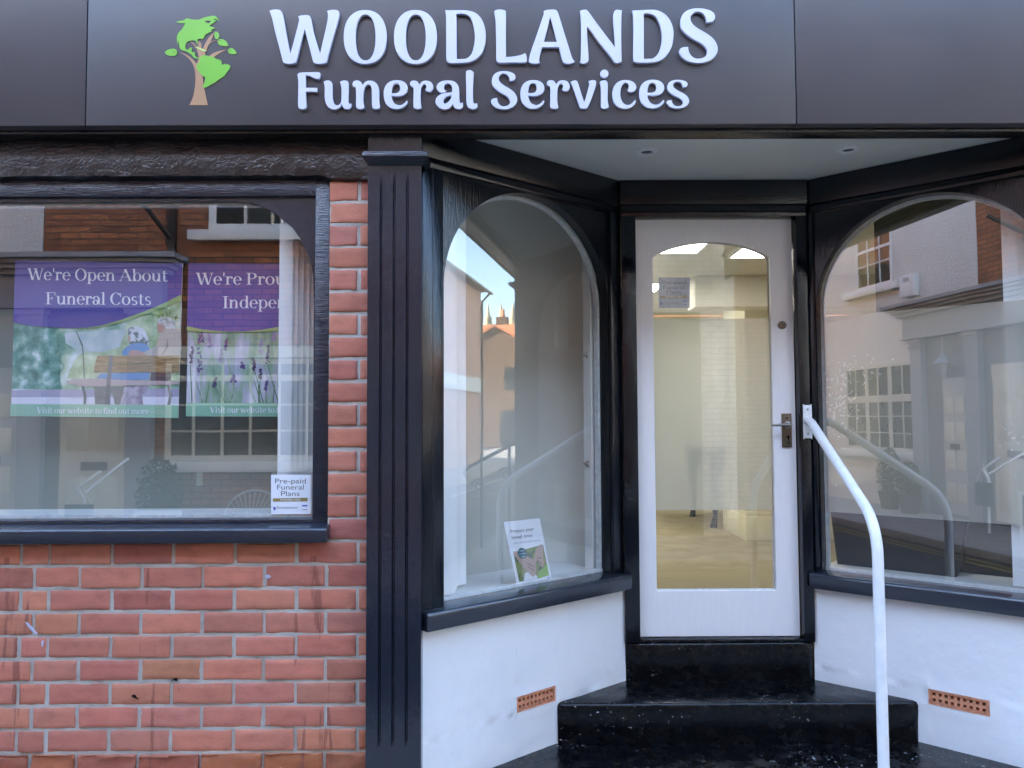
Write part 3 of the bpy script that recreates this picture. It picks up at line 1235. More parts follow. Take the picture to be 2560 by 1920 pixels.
for z in (1.612, 1.498):
    part(MB().lathe([(.005, 0), (.004, -.002)], (1.406, .6828, z), 12, 'y'), 'screw_head', M_STEEL, pl2)

# ------------------------------------------------------------------ the sign
sign = thing('shop_sign', (0, -.12, 2.668), 'long dark grey fascia sign with raised white lettering and green tree emblem', 'sign')
SB, STP = 2.666, 3.55
for xa, xb in ((-3.9, -1.567), (-1.563, 1.075), (1.079, 4.2)):
    m = MB().box(xa, xb, -.12, -.02, SB, STP)
    part(m, 'sign_panel', M_SIGN, sign, bevel=.002)
YS = -.1205


def px(crop):
    ox, oy, sc = crop
    def f(p):
        q = at(ox + p[0] / sc, oy + p[1] / sc, YS - .013)
        return (q.x, q.z)
    return f


c1, c2 = px((660, 0, 2212 / 580)), px((1220, 0, 2212 / 600))
T_ = True
G = {}
G['W'] = [[(52, 104, T_), (80, 93), (130, 91), (160, 103), (178, 140), (200, 250), (225, 390), (252, 512, T_), (285, 390), (315, 275), (332, 205), (333, 175), (325, 156, T_), (355, 147), (405, 143), (432, 150), (448, 180), (470, 290), (500, 400), (535, 512, T_), (560, 400), (590, 270), (607, 180), (608, 130), (600, 104, T_), (635, 95), (685, 94), (710, 106), (718, 140), (705, 200), (665, 340), (625, 480), (600, 580), (588, 601, T_), (560, 608), (510, 610), (480, 600), (465, 575), (430, 440), (388, 282, T_), (360, 380), (325, 520), (303, 598, T_), (280, 606), (235, 610), (195, 603), (178, 580), (150, 470), (110, 320), (78, 180)]]
G['O'] = [ellipse(965, 353, 205, 258, 56, 2.25), ellipse(968, 358, 95, 218, 56, 2.25, True)]
G['D'] = [[(1727, 95, T_), (1760, 98), (1850, 97), (1935, 100), (2010, 120), (2070, 175), (2105, 260), (2115, 350), (2105, 430), (2075, 510), (2020, 565), (1950, 595), (1860, 602), (1780, 602), (1750, 590), (1738, 555), (1737, 400), (1736, 200), (1733, 130)],
          [(1835, 135, T_), (1837, 563, T_), (1880, 563), (1935, 555), (1980, 510), (2003, 430), (2010, 350), (2000, 260), (1975, 180), (1930, 140), (1880, 132)]]
G['L'] = [[(58, 108), (75, 92), (115, 87), (150, 95), (165, 118), (165, 300), (166, 525, T_), (220, 522), (290, 510), (345, 490, T_), (355, 520), (357, 560), (340, 577), (240, 578), (120, 580), (90, 572), (76, 545), (75, 400), (70, 200), (62, 140)]]
G['A'] = [[(515, 100, T_), (545, 92), (600, 88), (630, 95), (650, 130), (690, 260), (740, 420), (775, 530), (800, 568, T_), (780, 582), (740, 590), (705, 582), (688, 560), (670, 500), (655, 437, T_), (500, 437, T_), (480, 500), (472, 555), (480, 575, T_), (450, 588), (400, 585), (377, 570), (378, 540), (400, 460), (450, 320), (490, 200), (515, 125)],
          [(573, 158, T_), (545, 270), (515, 387, T_), (634, 387, T_), (605, 270)]]
G['N'] = [[(850, 98, T_), (880, 90), (910, 92), (935, 120), (1000, 210), (1090, 330), (1172, 437, T_), (1165, 330), (1155, 200), (1155, 140), (1165, 105), (1185, 90), (1235, 95, T_), (1230, 150), (1228, 350), (1232, 570, T_), (1205, 580), (1170, 578), (1120, 510), (1030, 400), (950, 290), (912, 245, T_), (915, 350), (927, 520), (925, 560), (905, 582), (870, 588), (843, 575, T_), (855, 540), (858, 400), (858, 250), (853, 140)]]
G['d2'] = [[(1328, 97, T_), (1380, 95), (1490, 90), (1560, 95), (1630, 130), (1680, 190), (1707, 270), (1708, 350), (1690, 440), (1640, 520), (1580, 562), (1500, 577), (1400, 580), (1355, 572), (1340, 545), (1340, 350), (1338, 150)],
           [(1436, 127, T_), (1436, 542, T_), (1470, 542), (1525, 535), (1570, 490), (1597, 410), (1602, 320), (1585, 230), (1545, 155), (1490, 128)]]
G['S'] = [[(2013, 208, T_), (2010, 170), (1985, 130), (1945, 110), (1905, 115), (1872, 145), (1868, 185), (1890, 225), (1940, 265), (2010, 305), (2070, 350), (2105, 400), (2118, 450), (2105, 500), (2060, 550), (1990, 577), (1920, 582), (1850, 568), (1795, 535), (1765, 490), (1768, 455), (1795, 437), (1845, 432, T_), (1850, 470), (1875, 515), (1920, 540), (1975, 535), (2012, 510), (2020, 470), (2000, 430), (1955, 395), (1880, 355), (1815, 305), (1780, 255), (1773, 200), (1790, 140), (1830, 100), (1890, 80), (1950, 77), (2020, 87), (2070, 110), (2093, 145), (2085, 185), (2055, 205)]]
G['F'] = [[(317, 708, T_), (345, 692), (440, 688), (520, 688), (537, 705), (532, 735), (520, 755, T_), (480, 745), (430, 722), (397, 720, T_), (397, 780), (397, 836, T_), (450, 836), (505, 836, T_), (508, 876, T_), (450, 874), (398, 874, T_), (398, 930), (405, 1022, T_), (385, 1040), (350, 1040), (325, 1015), (325, 900), (326, 780)]]
G['u'] = [[(568, 778, T_), (590, 768), (620, 767), (645, 785), (652, 830), (652, 920), (665, 980), (690, 1002), (715, 998), (733, 975), (738, 930), (738, 850), (730, 800), (722, 780, T_), (750, 768), (785, 768), (803, 785), (806, 850), (804, 950), (812, 988), (833, 985, T_), (832, 1015), (815, 1037), (780, 1040), (755, 1025), (742, 995, T_), (720, 1025), (680, 1042), (640, 1038), (600, 1005), (580, 950), (578, 880), (578, 830)]]
G['n'] = [[(850, 830, T_), (843, 800), (855, 775), (885, 766), (915, 775), (942, 810, T_), (965, 780), (1000, 768), (1045, 775), (1082, 810), (1098, 870), (1098, 950), (1106, 1025, T_), (1085, 1040), (1050, 1038), (1030, 1015), (1028, 920), (1025, 840), (1005, 808), (978, 812), (958, 840), (948, 900), (945, 960), (957, 1025, T_), (935, 1040), (900, 1038), (878, 1015), (878, 920), (875, 850), (865, 828)]]
G['e'] = [[(1362, 955, T_), (1368, 975), (1350, 1005), (1310, 1032), (1260, 1040), (1205, 1028), (1160, 985), (1142, 920), (1145, 850), (1175, 795), (1225, 768), (1285, 765), (1335, 780), (1365, 815), (1368, 860), (1345, 895), (1300, 915), (1250, 918), (1216, 912, T_), (1222, 945), (1245, 985), (1290, 1003), (1330, 990)],
          [(1216, 888, T_), (1255, 888), (1285, 875), (1297, 845), (1288, 808), (1260, 795), (1232, 810), (1218, 850)]]
G['r'] = [[(1405, 825, T_), (1392, 800), (1400, 775), (1430, 767), (1460, 775), (1482, 805, T_), (1510, 775), (1550, 768), (1590, 780), (1612, 815), (1610, 850), (1585, 873), (1550, 870), (1538, 851, T_), (1548, 830), (1540, 808), (1520, 805), (1500, 835), (1493, 890), (1493, 970), (1503, 1028, T_), (1480, 1040), (1445, 1038), (1425, 1015), (1425, 920), (1425, 850), (1415, 825)]]
G['a'] = [[(1738, 862, T_), (1720, 880), (1685, 882), (1655, 860), (1645, 830), (1660, 795), (1700, 772), (1755, 766), (1810, 775), (1845, 805), (1860, 850), (1862, 930), (1870, 980), (1895, 975, T_), (1897, 1010), (1880, 1037), (1845, 1040), (1815, 1025), (1800, 990, T_), (1775, 1025), (1735, 1042), (1685, 1035), (1648, 1005), (1635, 970), (1645, 930), (1680, 900), (1730, 885), (1790, 880, T_), (1795, 840), (1780, 808), (1750, 795), (1722, 808), (1715, 835), (1722, 858)],
          [(1790, 908, T_), (1775, 950), (1745, 980), (1720, 985), (1710, 965), (1722, 935), (1755, 915)]]
G['l'] = [[(1926, 692), (1940, 672), (1970, 668), (2000, 687, T_), (1997, 740), (1992, 850), (1993, 940), (2002, 985), (2032, 983, T_), (2035, 1015), (2018, 1037), (1980, 1040), (1945, 1020), (1930, 970), (1928, 850)]]
G['v'] = [[(762, 755, T_), (785, 743), (815, 742), (832, 770), (860, 860), (888, 943, T_), (910, 870), (930, 790), (935, 765), (928, 745, T_), (960, 738), (990, 742), (997, 770), (985, 820), (950, 920), (918, 993, T_), (895, 1002), (860, 1000), (845, 985), (820, 910), (785, 810)]]
G['i'] = [[(1030, 755, T_), (1050, 742), (1080, 740), (1100, 755), (1104, 800), (1103, 920), (1115, 985, T_), (1095, 1000), (1060, 1002), (1042, 985), (1042, 880), (1040, 800)], ellipse(1073, 678, 38, 38, 28)]
G['c'] = [[(1358, 918, T_), (1362, 940), (1340, 975), (1300, 998), (1255, 1003), (1205, 990), (1165, 950), (1148, 890), (1153, 820), (1185, 765), (1235, 740), (1290, 738), (1340, 755), (1366, 790), (1362, 825), (1335, 848), (1300, 845), (1285, 832, T_), (1297, 810), (1295, 780), (1270, 763), (1240, 780), (1222, 830), (1222, 890), (1240, 940), (1275, 965), (1315, 960)]]


def refit(loops, src, dst):
    (sx0, sx1, sy0, sy1), (tx0, tx1, ty0, ty1) = src, dst
    return [[(tx0 + (p[0] - sx0) / (sx1 - sx0) * (tx1 - tx0), ty0 + (p[1] - sy0) / (sy1 - sy0) * (ty1 - ty0), *p[2:]) for p in lp] for lp in loops]


def letters(items):
    out = []
    for loops, f in items:
        for lp in loops:
            sm = lp if len(lp) >= 28 and all(len(p) == 2 for p in lp) else smooth_closed(lp, 5)
            out.append([f(p) for p in sm])
    return out


eb, rb, sb = (1142, 1370, 765, 1040), (1392, 1612, 767, 1040), (1763, 2118, 77, 582)
word1 = letters([(G['W'], c1), (G['O'], c1), (refit(G['O'], (0, 1, 0, 1), (479, 480, 0, 1)), c1), (G['D'], c1), (G['L'], c2), (G['A'], c2), (G['N'], c2), (G['d2'], c2), (G['S'], c2)])
word2 = letters([(G[k], c1) for k in 'Funeral'] + [(refit(G['S'], sb, (28, 270, 655, 1008)), c2), (refit(G['e'], eb, (300, 520, 738, 1003)), c2), (refit(G['r'], rb, (543, 753, 738, 1003)), c2), (G['v'], c2), (G['i'], c2), (G['c'], c2), (refit(G['e'], eb, (1396, 1625, 735, 1000)), c2), (refit(G['S'], sb, (1647, 1855, 735, 1000)), c2)])
tag(curve_mesh(word1, 'raised_lettering', M_LETTER, sign, YS, .014, .0015), 'large raised white capitals')
tag(curve_mesh(word2, 'raised_lettering', M_LETTER, sign, YS, .013, .0014), 'smaller raised white lettering below the capitals')
ce0 = 1422 / 210


def ce(p):
    q = at(400 + p[0] / ce0, 30 + p[1] / ce0, YS)
    return (q.x, q.z)


TR = [[(500, 1578, T_), (560, 1440), (595, 1250), (602, 1090), (590, 980), (560, 890), (500, 800), (410, 725), (330, 678, T_), (430, 715), (530, 780), (600, 850), (622, 880, T_), (645, 810), (655, 760), (640, 690), (610, 600), (560, 545), (505, 495, T_), (570, 525), (625, 585), (650, 560), (650, 485, T_), (695, 530), (705, 610), (732, 622, T_), (760, 550), (820, 450), (880, 380), (917, 350, T_), (900, 410), (865, 485), (855, 508, T_), (900, 488), (985, 482, T_), (900, 500), (850, 530), (810, 590), (790, 650), (765, 690), (768, 770, T_), (850, 735), (920, 690), (1040, 655), (1150, 645, T_), (1060, 672), (930, 750), (800, 850, T_), (720, 960), (725, 1100), (740, 1230), (770, 1390), (815, 1578, T_)]]
NA = [[(275, 175, T_), (330, 155), (400, 145), (450, 115), (490, 115), (530, 128), (650, 133), (740, 100), (850, 75), (900, 68), (960, 85), (1005, 165, T_), (950, 125), (905, 122), (955, 150, T_), (900, 195), (830, 240, T_), (900, 260), (942, 280, T_), (870, 305), (885, 330, T_), (830, 355), (770, 390), (745, 445, T_), (720, 465), (680, 455), (640, 470), (640, 530), (632, 557, T_), (610, 500), (570, 485), (500, 495), (450, 525), (430, 590), (445, 635), (490, 635), (510, 610), (548, 605, T_), (535, 670), (590, 685), (600, 750), (640, 770), (680, 792, T_), (640, 790), (580, 775), (530, 720), (450, 670), (380, 650), (335, 610), (330, 560), (310, 480), (305, 565, T_), (290, 500), (290, 420), (320, 350), (370, 300), (400, 250), (435, 195, T_), (350, 190)],
      [(755, 160, T_), (790, 185), (835, 195), (868, 152, T_), (810, 148)]]
SA = [[(670, 790, T_), (710, 745), (780, 738), (850, 755), (900, 760), (960, 800), (1020, 815), (1050, 860), (1035, 890, T_), (1070, 895), (1090, 882), (1150, 890), (1192, 915), (1185, 960), (1140, 1020), (1090, 1090), (1010, 1140), (930, 1200), (880, 1225), (780, 1280), (720, 1280, T_), (745, 1220), (765, 1150), (765, 1100), (720, 1080), (660, 1010), (622, 950), (640, 880), (670, 850)]]
LV = [[(82, 690, T_), (130, 645), (210, 625), (270, 635), (295, 680), (275, 735), (210, 748), (130, 735)], [(930, 330, T_), (980, 345), (1005, 400), (995, 440), (965, 465), (935, 440), (922, 390)], [(980, 485), (1020, 462), (1090, 475), (1140, 525), (1162, 578, T_), (1100, 582), (1020, 565), (985, 530)], [(1150, 655), (1170, 625), (1220, 615), (1270, 650), (1307, 710, T_), (1230, 718), (1175, 700)]]
AN = [[(590, 605, T_), (650, 603), (740, 640), (805, 655, T_), (740, 662), (650, 618)]]
VN = [[(215, 672, T_), (300, 680), (215, 678)], [(962, 385, T_), (975, 430), (958, 390)], [(985, 485, T_), (1050, 500), (985, 492)], [(1155, 640, T_), (1215, 662), (1155, 648)]]
EM = lambda L_: [[ce(p) for p in smooth_closed(lp, 4)] for lp in L_]
curve_mesh(EM(TR), 'emblem_trunk', M_BROWN, sign, YS, .0010)
for L_ in (NA, SA):
    curve_mesh(EM(L_), 'emblem_crown', M_GREEN, sign, YS - .0009, .0008)
curve_mesh(EM(AN), 'emblem_crown', M_GREENLT, sign, YS - .0009, .0008)
for lf, vn in zip(LV, VN):
    o = curve_mesh(EM([lf]), 'emblem_leaf', M_GREEN, sign, YS - .0009, .0008)
    curve_mesh(EM([vn]), 'leaf_vein', M_OUTL, o, YS - .0018, .0005)

# ------------------------------------------------------------------ porch downlights
for x, y, s_ in ((.593, .295, 'left'), (1.445, .278, 'right')):
    t = thing('downlight', (x, y, ZC), 'round recessed downlight in the porch ceiling, the one nearer the ' + ('brick pier and left window' if s_ == 'left' else 'handrail side and right window'), 'downlight', 'downlights in the porch ceiling')
    b = MB().lathe([(.024, -.003), (.028, -.010), (.038, -.012), (.046, -.006), (.047, .001)], (x, y, ZC), 32)
    part(b, 'bezel', M_WHITEMETAL, t, smooth=R(40))
    part(MB().lathe([(.0235, -.0045), (.0235, -.0035)], (x, y, ZC), 24), 'lamp_face', simple('unlit_lamp_glass', (.14, .14, .14), .15, .5, 0), t)

# ------------------------------------------------------------------ printed lettering
V_ = lambda x, y0, y1, w_=14: [(x, y0), (x + w_, y0), (x + w_, y1), (x, y1)]
H_ = lambda x0, x1, y, t=4: [(x0, y - t / 2), (x1, y - t / 2), (x1, y + t / 2), (x0, y + t / 2)]
D_ = lambda x0, y0, x1, y1, w_: [(x0, y0), (x0 + w_, y0), (x1 + w_, y1), (x1, y1)]
DOT_ = lambda x, y, r: [(x + r * math.cos(k * math.pi / 6), y + r * math.sin(k * math.pi / 6)) for k in range(12)]


def ARC_(cx, cy, rx, ry, a0, a1, T=14, t=4):
    n = max(6, int(abs(a1 - a0) / 15))
    A_ = [R(a0 + (a1 - a0) * k / n) for k in range(n + 1)]
    o = [(cx + rx * math.cos(a), cy + ry * math.sin(a)) for a in A_]
    i = [(cx + (rx - T) * math.cos(a), cy + (ry - t) * math.sin(a)) for a in A_]
    return ('ring', o, i)


stemx = lambda x=8, h=70: [V_(x, 0, h), H_(x - 9, x + 23, 2), H_(x - 9, x + 6, h - 2)]
SER = {
    'W': (118, [D_(4, 100, 30, 0, 15), D_(38, 0, 60, 100, 5), D_(50, 100, 76, 0, 15), D_(84, 0, 108, 100, 5), H_(-3, 26, 98), H_(42, 72, 98), H_(97, 122, 98)]),
    'e': (64, [ARC_(32, 35, 30, 37, 0, 318), H_(8, 61, 38)]),
    "'": (22, [V_(7, 70, 104, 8)]),
    'r': (52, stemx() + [ARC_(36, 44, 20, 27, 50, 165, 8, 8), DOT_(44, 58, 8)]),
    'O': (92, [ARC_(45, 50, 43, 52, 0, 360, 16, 4)]),
    'p': (72, [V_(8, -28, 70), H_(-1, 31, -27), H_(-1, 14, 68), ARC_(38, 35, 30, 37, 0, 360)]),
    'n': (74, stemx() + [ARC_(38, 44, 24, 27, 0, 160, 14, 6), V_(48, 0, 46), H_(40, 71, 2)]),
    'A': (94, [D_(4, 0, 42, 100, 5), D_(34, 100, 72, 0, 17), H_(16, 64, 34), H_(-6, 20, 2), H_(62, 98, 2)]),
    'b': (72, [V_(8, 0, 104), H_(-1, 14, 102), ARC_(38, 35, 30, 37, 0, 360)]),
    'o': (70, [ARC_(34, 35, 32, 37, 0, 360)]),
    'u': (76, [V_(8, 22, 70), H_(-1, 14, 68), ARC_(33, 26, 25, 28, 180, 350, 14, 6), V_(50, 0, 70), H_(40, 56, 68), H_(54, 72, 2)]),
    't': (46, [V_(12, 14, 88, 13), H_(0, 40, 68), ARC_(30, 16, 18, 18, 180, 330, 13, 5)]),
    'F': (80, [V_(12, 0, 100, 15), H_(0, 72, 98), V_(67, 74, 98, 5), H_(14, 50, 50), V_(46, 38, 62, 5), H_(0, 40, 2)]),
    'a': (68, [ARC_(30, 46, 26, 26, 5, 160, 13, 5), V_(43, 8, 48, 13), ARC_(26, 19, 23, 21, 0, 360, 13, 4), H_(48, 66, 3), DOT_(11, 52, 8)]),
    'l': (36, [V_(8, 0, 104), H_(-1, 14, 102), H_(-1, 31, 2)]),
    'C': (86, [ARC_(45, 50, 43, 52, 38, 322, 16, 4), V_(77, 64, 98, 5)]),
    's': (54, [ARC_(26, 52, 21, 20, 35, 285, 11, 6), ARC_(26, 18, 22, 20, -145, 100, 11, 6)]),
    'P': (80, [V_(12, 0, 100, 15), H_(0, 40, 2), H_(0, 18, 98), ARC_(40, 74, 34, 26, -90, 90, 16, 4), H_(14, 42, 98), H_(14, 42, 50)]),
    'd': (74, [ARC_(34, 35, 30, 37, 0, 360), V_(50, 0, 104), H_(40, 56, 102), H_(54, 72, 2)]),
    'I': (44, [V_(12, 0, 100, 15), H_(0, 40, 98), H_(0, 40, 2)]),
    'V': (90, [D_(2, 100, 34, 0, 17), D_(42, 0, 74, 100, 5), H_(-4, 30, 98), H_(60, 92, 98)]),
    'i': (36, [V_(8, 0, 70), H_(-1, 14, 68), H_(-1, 31, 2), DOT_(15, 93, 9)]),
    'w': (104, [D_(2, 70, 26, 0, 14), D_(32, 0, 50, 70, 5), D_(42, 70, 66, 0, 14), D_(72, 0, 90, 70, 5), H_(-3, 22, 68), H_(36, 60, 68), H_(80, 102, 68)]),
    'f': (44, [V_(8, 0, 80), H_(-1, 34, 68), H_(-1, 31, 2), ARC_(30, 80, 22, 24, 30, 180, 13, 5)]),
    'm': (112, stemx() + [ARC_(38, 44, 24, 27, 0, 160, 14, 6), V_(48, 0, 46), H_(41, 69, 2), ARC_(78, 44, 24, 27, 0, 160, 14, 6), V_(88, 0, 46), H_(81, 110, 2)]),
    'y': (70, [D_(2, 70, 28, 6, 14), D_(20, -28, 60, 70, 5), H_(-4, 26, 68), H_(48, 74, 68), DOT_(20, -24, 7)]),
    '-': (60, [H_(4, 56, 32, 5)]), ' ': (28, []),
}


def serif(mb, text, x0, x1, base, cap, f, lay, slope=0):
    """text between x0 and x1 (units of the print), baseline base, cap height cap; f(x, y, layer) -> world"""
    wid = sum(SER[c][0] for c in text)
    sx, sy = (x1 - x0) / wid, cap / 100
    x, k = 0, 0
    for c in text:
        adv, strokes = SER[c]
        for st in strokes:
            q = lambda p: f(x0 + (x + p[0]) * sx, base - p[1] * sy + slope * (x + p[0]) * sx, lay + k * .04)
            if st[0] == 'ring':
                mb.strip([q(p) for p in st[1]], [q(p) for p in st[2]])
            else:
                mb.face([q(p) for p in st])
            k += 1
        x += adv


def sans(text, name, mat, parent, f, x0, x1, base, cap, lay=2):
    """built-in plain typeface fitted between x0 and x1"""
    cu = bpy.data.curves.new(name, 'FONT')
    cu.body = text
    tmp = bpy.data.objects.new('tmp', cu)
    COL.objects.link(tmp)
    dg = bpy.context.evaluated_depsgraph_get()
    me = bpy.data.meshes.new_from_object(tmp.evaluated_get(dg))
    bpy.data.objects.remove(tmp)
    bpy.data.curves.remove(cu)
    xs = [v.co.x for v in me.vertices]
    a, b = min(xs), max(xs)
    off = Vector(parent_loc(parent))
    for v in me.vertices:
        v.co = Vector(f(x0 + (v.co.x - a) / (b - a) * (x1 - x0), base - v.co.y / .73 * cap, lay)) - off
    me.materials.clear()
    me.materials.append(mat)
    o = bpy.data.objects.new(name, me)
    COL.objects.link(o)
    o.parent = parent
    WLOC[o.name] = parent_loc(parent)
    return o


def ink(name, col):
    return simple('ink_' + name, col, .45, .4, 0)


def blot(name, stops, scale, sc=(1, 1, 1), detail=3):
    s = N('ink_' + name)
    q = s.noise(scale, sc, detail, .5)
    s.base((s.ramp(q, stops), 0))
    s.b.inputs['Roughness'].default_value = .45
    return s.m


PURPLE, LIME, FOOT = ink('violet', (.098, .075, .33)), ink('leaf_green', (.32, .46, .17)), ink('mint', (.29, .52, .37))
INKW = ink('white', (.86, .84, .90))
TREES = blot('blurred_trees', [(.30, (.05, .16, .11)), (.42, (.12, .30, .22)), (.50, (.33, .48, .33)), (.58, (.55, .66, .62)), (.68, (.80, .83, .86))], 9, (1, 1, 1), 4)
HEDGE = blot('blurred_hedge', [(.32, (.03, .12, .09)), (.44, (.09, .26, .20)), (.54, (.20, .40, .33)), (.62, (.45, .60, .55)), (.70, (.78, .84, .86))], 19, (1, 1, 1), 6)
YGREEN = blot('sunlit_leaves', [(.32, (.20, .33, .16)), (.46, (.42, .52, .30)), (.58, (.58, .66, .46)), (.70, (.74, .76, .70))], 15, (1, 1, 1), 4)
LAV = blot('blurred_lavender', [(.34, (.17, .30, .19)), (.45, (.32, .45, .32)), (.55, (.48, .46, .58)), (.66, (.70, .68, .74))], 10, (1.6, 1, .45), 3)


def print_sheet(name, loc, label, group, f, w_, h_, corners):
    t = thing(name, loc, label, 'poster', group)
    m = MB()
    fr_ = [f(*c, 0) for c in corners]
    bk_ = [(x, y + .0012, z) for x, y, z in fr_]
    m.face(fr_)
    m.face(bk_)
    for k in range(4):
        m.face([fr_[k], fr_[(k + 1) % 4], bk_[(k + 1) % 4], bk_[k]])
    part(m, 'sheet', M_PAPER, t)
    return t


def flat(parent, name, mat, f, pts, lay, sm=0):
    q = smooth_closed(pts, sm) if sm else pts
    m = MB()
    m.face([f(p[0], p[1], lay) for p in q])
    return part(m, name, mat, parent)


Y1 = .25
f1 = lambda x, y, k=0: tuple(at(x / 3.95, 640 + y / 3.95, Y1) + Vector((0, -.0005 * k, 0)))
po = print_sheet('poster', f1(900, 1560), 'violet headed poster about funeral costs with an elderly couple seen from behind on a bench', 'posters hanging in the left window', f1, 0, 0, [(107, 1580), (1762, 1600), (1805, 75), (158, 45)])
pic = flat(po, 'printed_picture', TREES, f1, [(112, 1462), (1766, 1475), (1790, 420), (140, 600)], 1)
F_ = lambda n_, m_, pts, lay, sm=0: flat(pic, n_, m_, f1, pts, lay, sm)
F_('printed_hedge', HEDGE, [(139, 670, 1), (330, 690), (580, 715, 1), (540, 800), (600, 900), (560, 980), (640, 1080), (590, 1180), (620, 1315, 1), (118, 1312, 1)], 2, 3)
F_('printed_leaves', YGREEN, [(1786, 440, 1), (1300, 640), (1200, 760), (1050, 800), (930, 900), (760, 1000), (660, 1210, 1), (1769, 1230, 1)], 1.6, 3)
F_('printed_hills', blot('blue_haze', [(.3, (.40, .50, .54)), (.5, (.52, .60, .58)), (.7, (.70, .73, .76))], 13), [(640, 760), (1260, 720), (1180, 900), (1000, 950), (780, 940), (650, 860)], 2.3)
TRUNKI = ink('trunk', (.14, .17, .12))
F_('printed_tree', TRUNKI, [(748, 740), (758, 740), (822, 880), (842, 1210), (830, 1210), (812, 900)], 2.8)
F_('printed_kerb', ink('lilac_kerb', (.42, .38, .52)), [(118, 1325), (1768, 1310), (1767, 1390), (116, 1395)], 3)
F_('printed_path', ink('pale_path', (.76, .73, .82)), [(116, 1394), (1767, 1388), (1766, 1472), (113, 1462)], 3)
SHIRT, BLUE, GREYH, SKIN = ink('beige_shirt', (.55, .48, .42)), ink('blue_knit', (.15, .30, .55)), blot('grey_hair', [(.35, (.4, .39, .38)), (.65, (.75, .73, .72))], 60), ink('skin', (.56, .33, .27))
F_('printed_scarf', blot('patterned_scarf', [(.44, (.12, .16, .16)), (.5, (.62, .62, .66)), (.7, (.78, .77, .80))], 32), [(1268, 720), (1340, 695), (1420, 720), (1460, 800), (1470, 880), (1380, 900), (1290, 880), (1275, 820)], 4, 3)
F_('printed_face', SKIN, [(1268, 780), (1290, 790), (1290, 860), (1275, 850), (1262, 815)], 4.4)
F_('printed_coat', BLUE, [(1205, 980), (1250, 900), (1310, 868), (1390, 860), (1460, 885), (1478, 985)], 4.6, 2)
F_('printed_coat', BLUE, [(955, 1205), (1000, 1160), (1480, 1150), (1475, 1220), (1200, 1225)], 4.6)
F_('printed_shirt', SHIRT, [(1600, 740), (1680, 722), (1782, 745), (1776, 990), (1640, 985), (1600, 1005), (1440, 998), (1415, 955), (1530, 900), (1570, 820)], 5, 3)
F_('printed_shirt', ink('shirt_fold', (.36, .31, .29)), [(1640, 900), (1660, 810), (1665, 900), (1610, 985), (1600, 985)], 5.4)
F_('printed_face', SKIN, [(1562, 640), (1620, 630), (1630, 720), (1590, 755), (1562, 750)], 5.4, 2)
F_('printed_hair', GREYH, [(1565, 660), (1570, 620), (1640, 600), (1710, 625), (1735, 690), (1715, 735), (1650, 720), (1620, 690)], 5.8, 3)
F_('printed_hand', SKIN, [(1270, 965), (1300, 930), (1370, 935), (1430, 960), (1435, 990), (1280, 985)], 5.8, 2)
for a, b in ((1500, 1660),):
    F_('printed_trousers', ink('dark_trousers', (.09, .07, .08)), [(1495, 1150), (1690, 1150), (1690, 1215), (1640, 1240), (1480, 1240)], 5)
WOOD = blot('bench_wood', [(.35, (.26, .15, .06)), (.65, (.45, .30, .16))], 20, (1, 1, 8))
F_('printed_bench', WOOD, [(965, 985), (1776, 985), (1776, 1062), (945, 1060)], 7)
F_('printed_bench', WOOD, [(942, 1068), (1776, 1068), (1775, 1150), (932, 1148)], 7)
F_('printed_bench', ink('pink_slats', (.52, .40, .40)), [(660, 1232), (820, 1212), (1773, 1238), (1772, 1268), (830, 1288), (662, 1252)], 7)
IR = ink('bench_iron', (.13, .14, .17))
for p in ([(1085, 980), (1122, 980), (1092, 1300), (1092, 1467), (1040, 1466), (1062, 1200)], [(805, 1285), (835, 1285), (858, 1380), (855, 1464), (828, 1464), (832, 1380)], [(1650, 1272), (1675, 1272), (1700, 1370), (1685, 1470), (1655, 1470), (1675, 1370)]):
    F_('printed_bench', IR, p, 7.6)
F_('printed_legs', ink('grey_trousers', (.20, .20, .21)), [(930, 1295), (1230, 1292), (1190, 1466), (1135, 1466), (1110, 1340), (1050, 1466), (940, 1464)], 4)
F_('printed_legs', blot('mauve_trousers', [(.4, (.26, .20, .27)), (.6, (.55, .47, .55))], 26), [(1230, 1292), (1475, 1280), (1410, 1400), (1415, 1468), (1200, 1466)], 4)
F_('printed_sprig', LIME, [(1500, 560), (1560, 530), (1620, 545), (1580, 610)], 6)
for k in range(26):
    g_ = random.Random(k)
    x, y, a = g_.uniform(1560, 1780), g_.uniform(470, 620), g_.uniform(0, 3.1)
    F_('printed_sprig', LIME if k % 2 else ink('deep_leaf', (.12, .26, .07)), [(x, y), (x + 22 * math.cos(a) + 7, y + 22 * math.sin(a)), (x + 46 * math.cos(a), y + 46 * math.sin(a)), (x + 20 * math.cos(a) - 7, y + 24 * math.sin(a))], 6.2)
CURV = [(1797, 380), (1650, 455), (1500, 522), (1200, 632), (1000, 690), (860, 708), (720, 713), (450, 702), (250, 682), (137, 655)]
GC = [(720, 714), (860, 716), (1000, 704), (1200, 655), (1500, 556), (1650, 500), (1792, 440)]
flat(po, 'green_band', LIME, f1, CURV[:7] + GC, 8)
flat(po, 'heading_band', PURPLE, f1, [(158, 46), (1804, 76)] + CURV, 9)
flat(po, 'footer_band', FOOT, f1, [(112, 1460), (1766, 1474), (1762, 1599), (108, 1579)], 9)
tx = MB()
serif(tx, "We're Open About", 280, 1665, 238, 116, f1, 11, .012)
part(tx, 'printed_lettering', INKW, po)
tx = MB()
serif(tx, "Funeral Costs", 458, 1505, 478, 118, f1, 11, .008)
part(tx, 'printed_lettering', INKW, po)
tx = MB()
serif(tx, "Visit our website to find out more -", 375, 1530, 1552, 58, f1, 11, .008)
part(tx, 'printed_lettering', INKW, po)

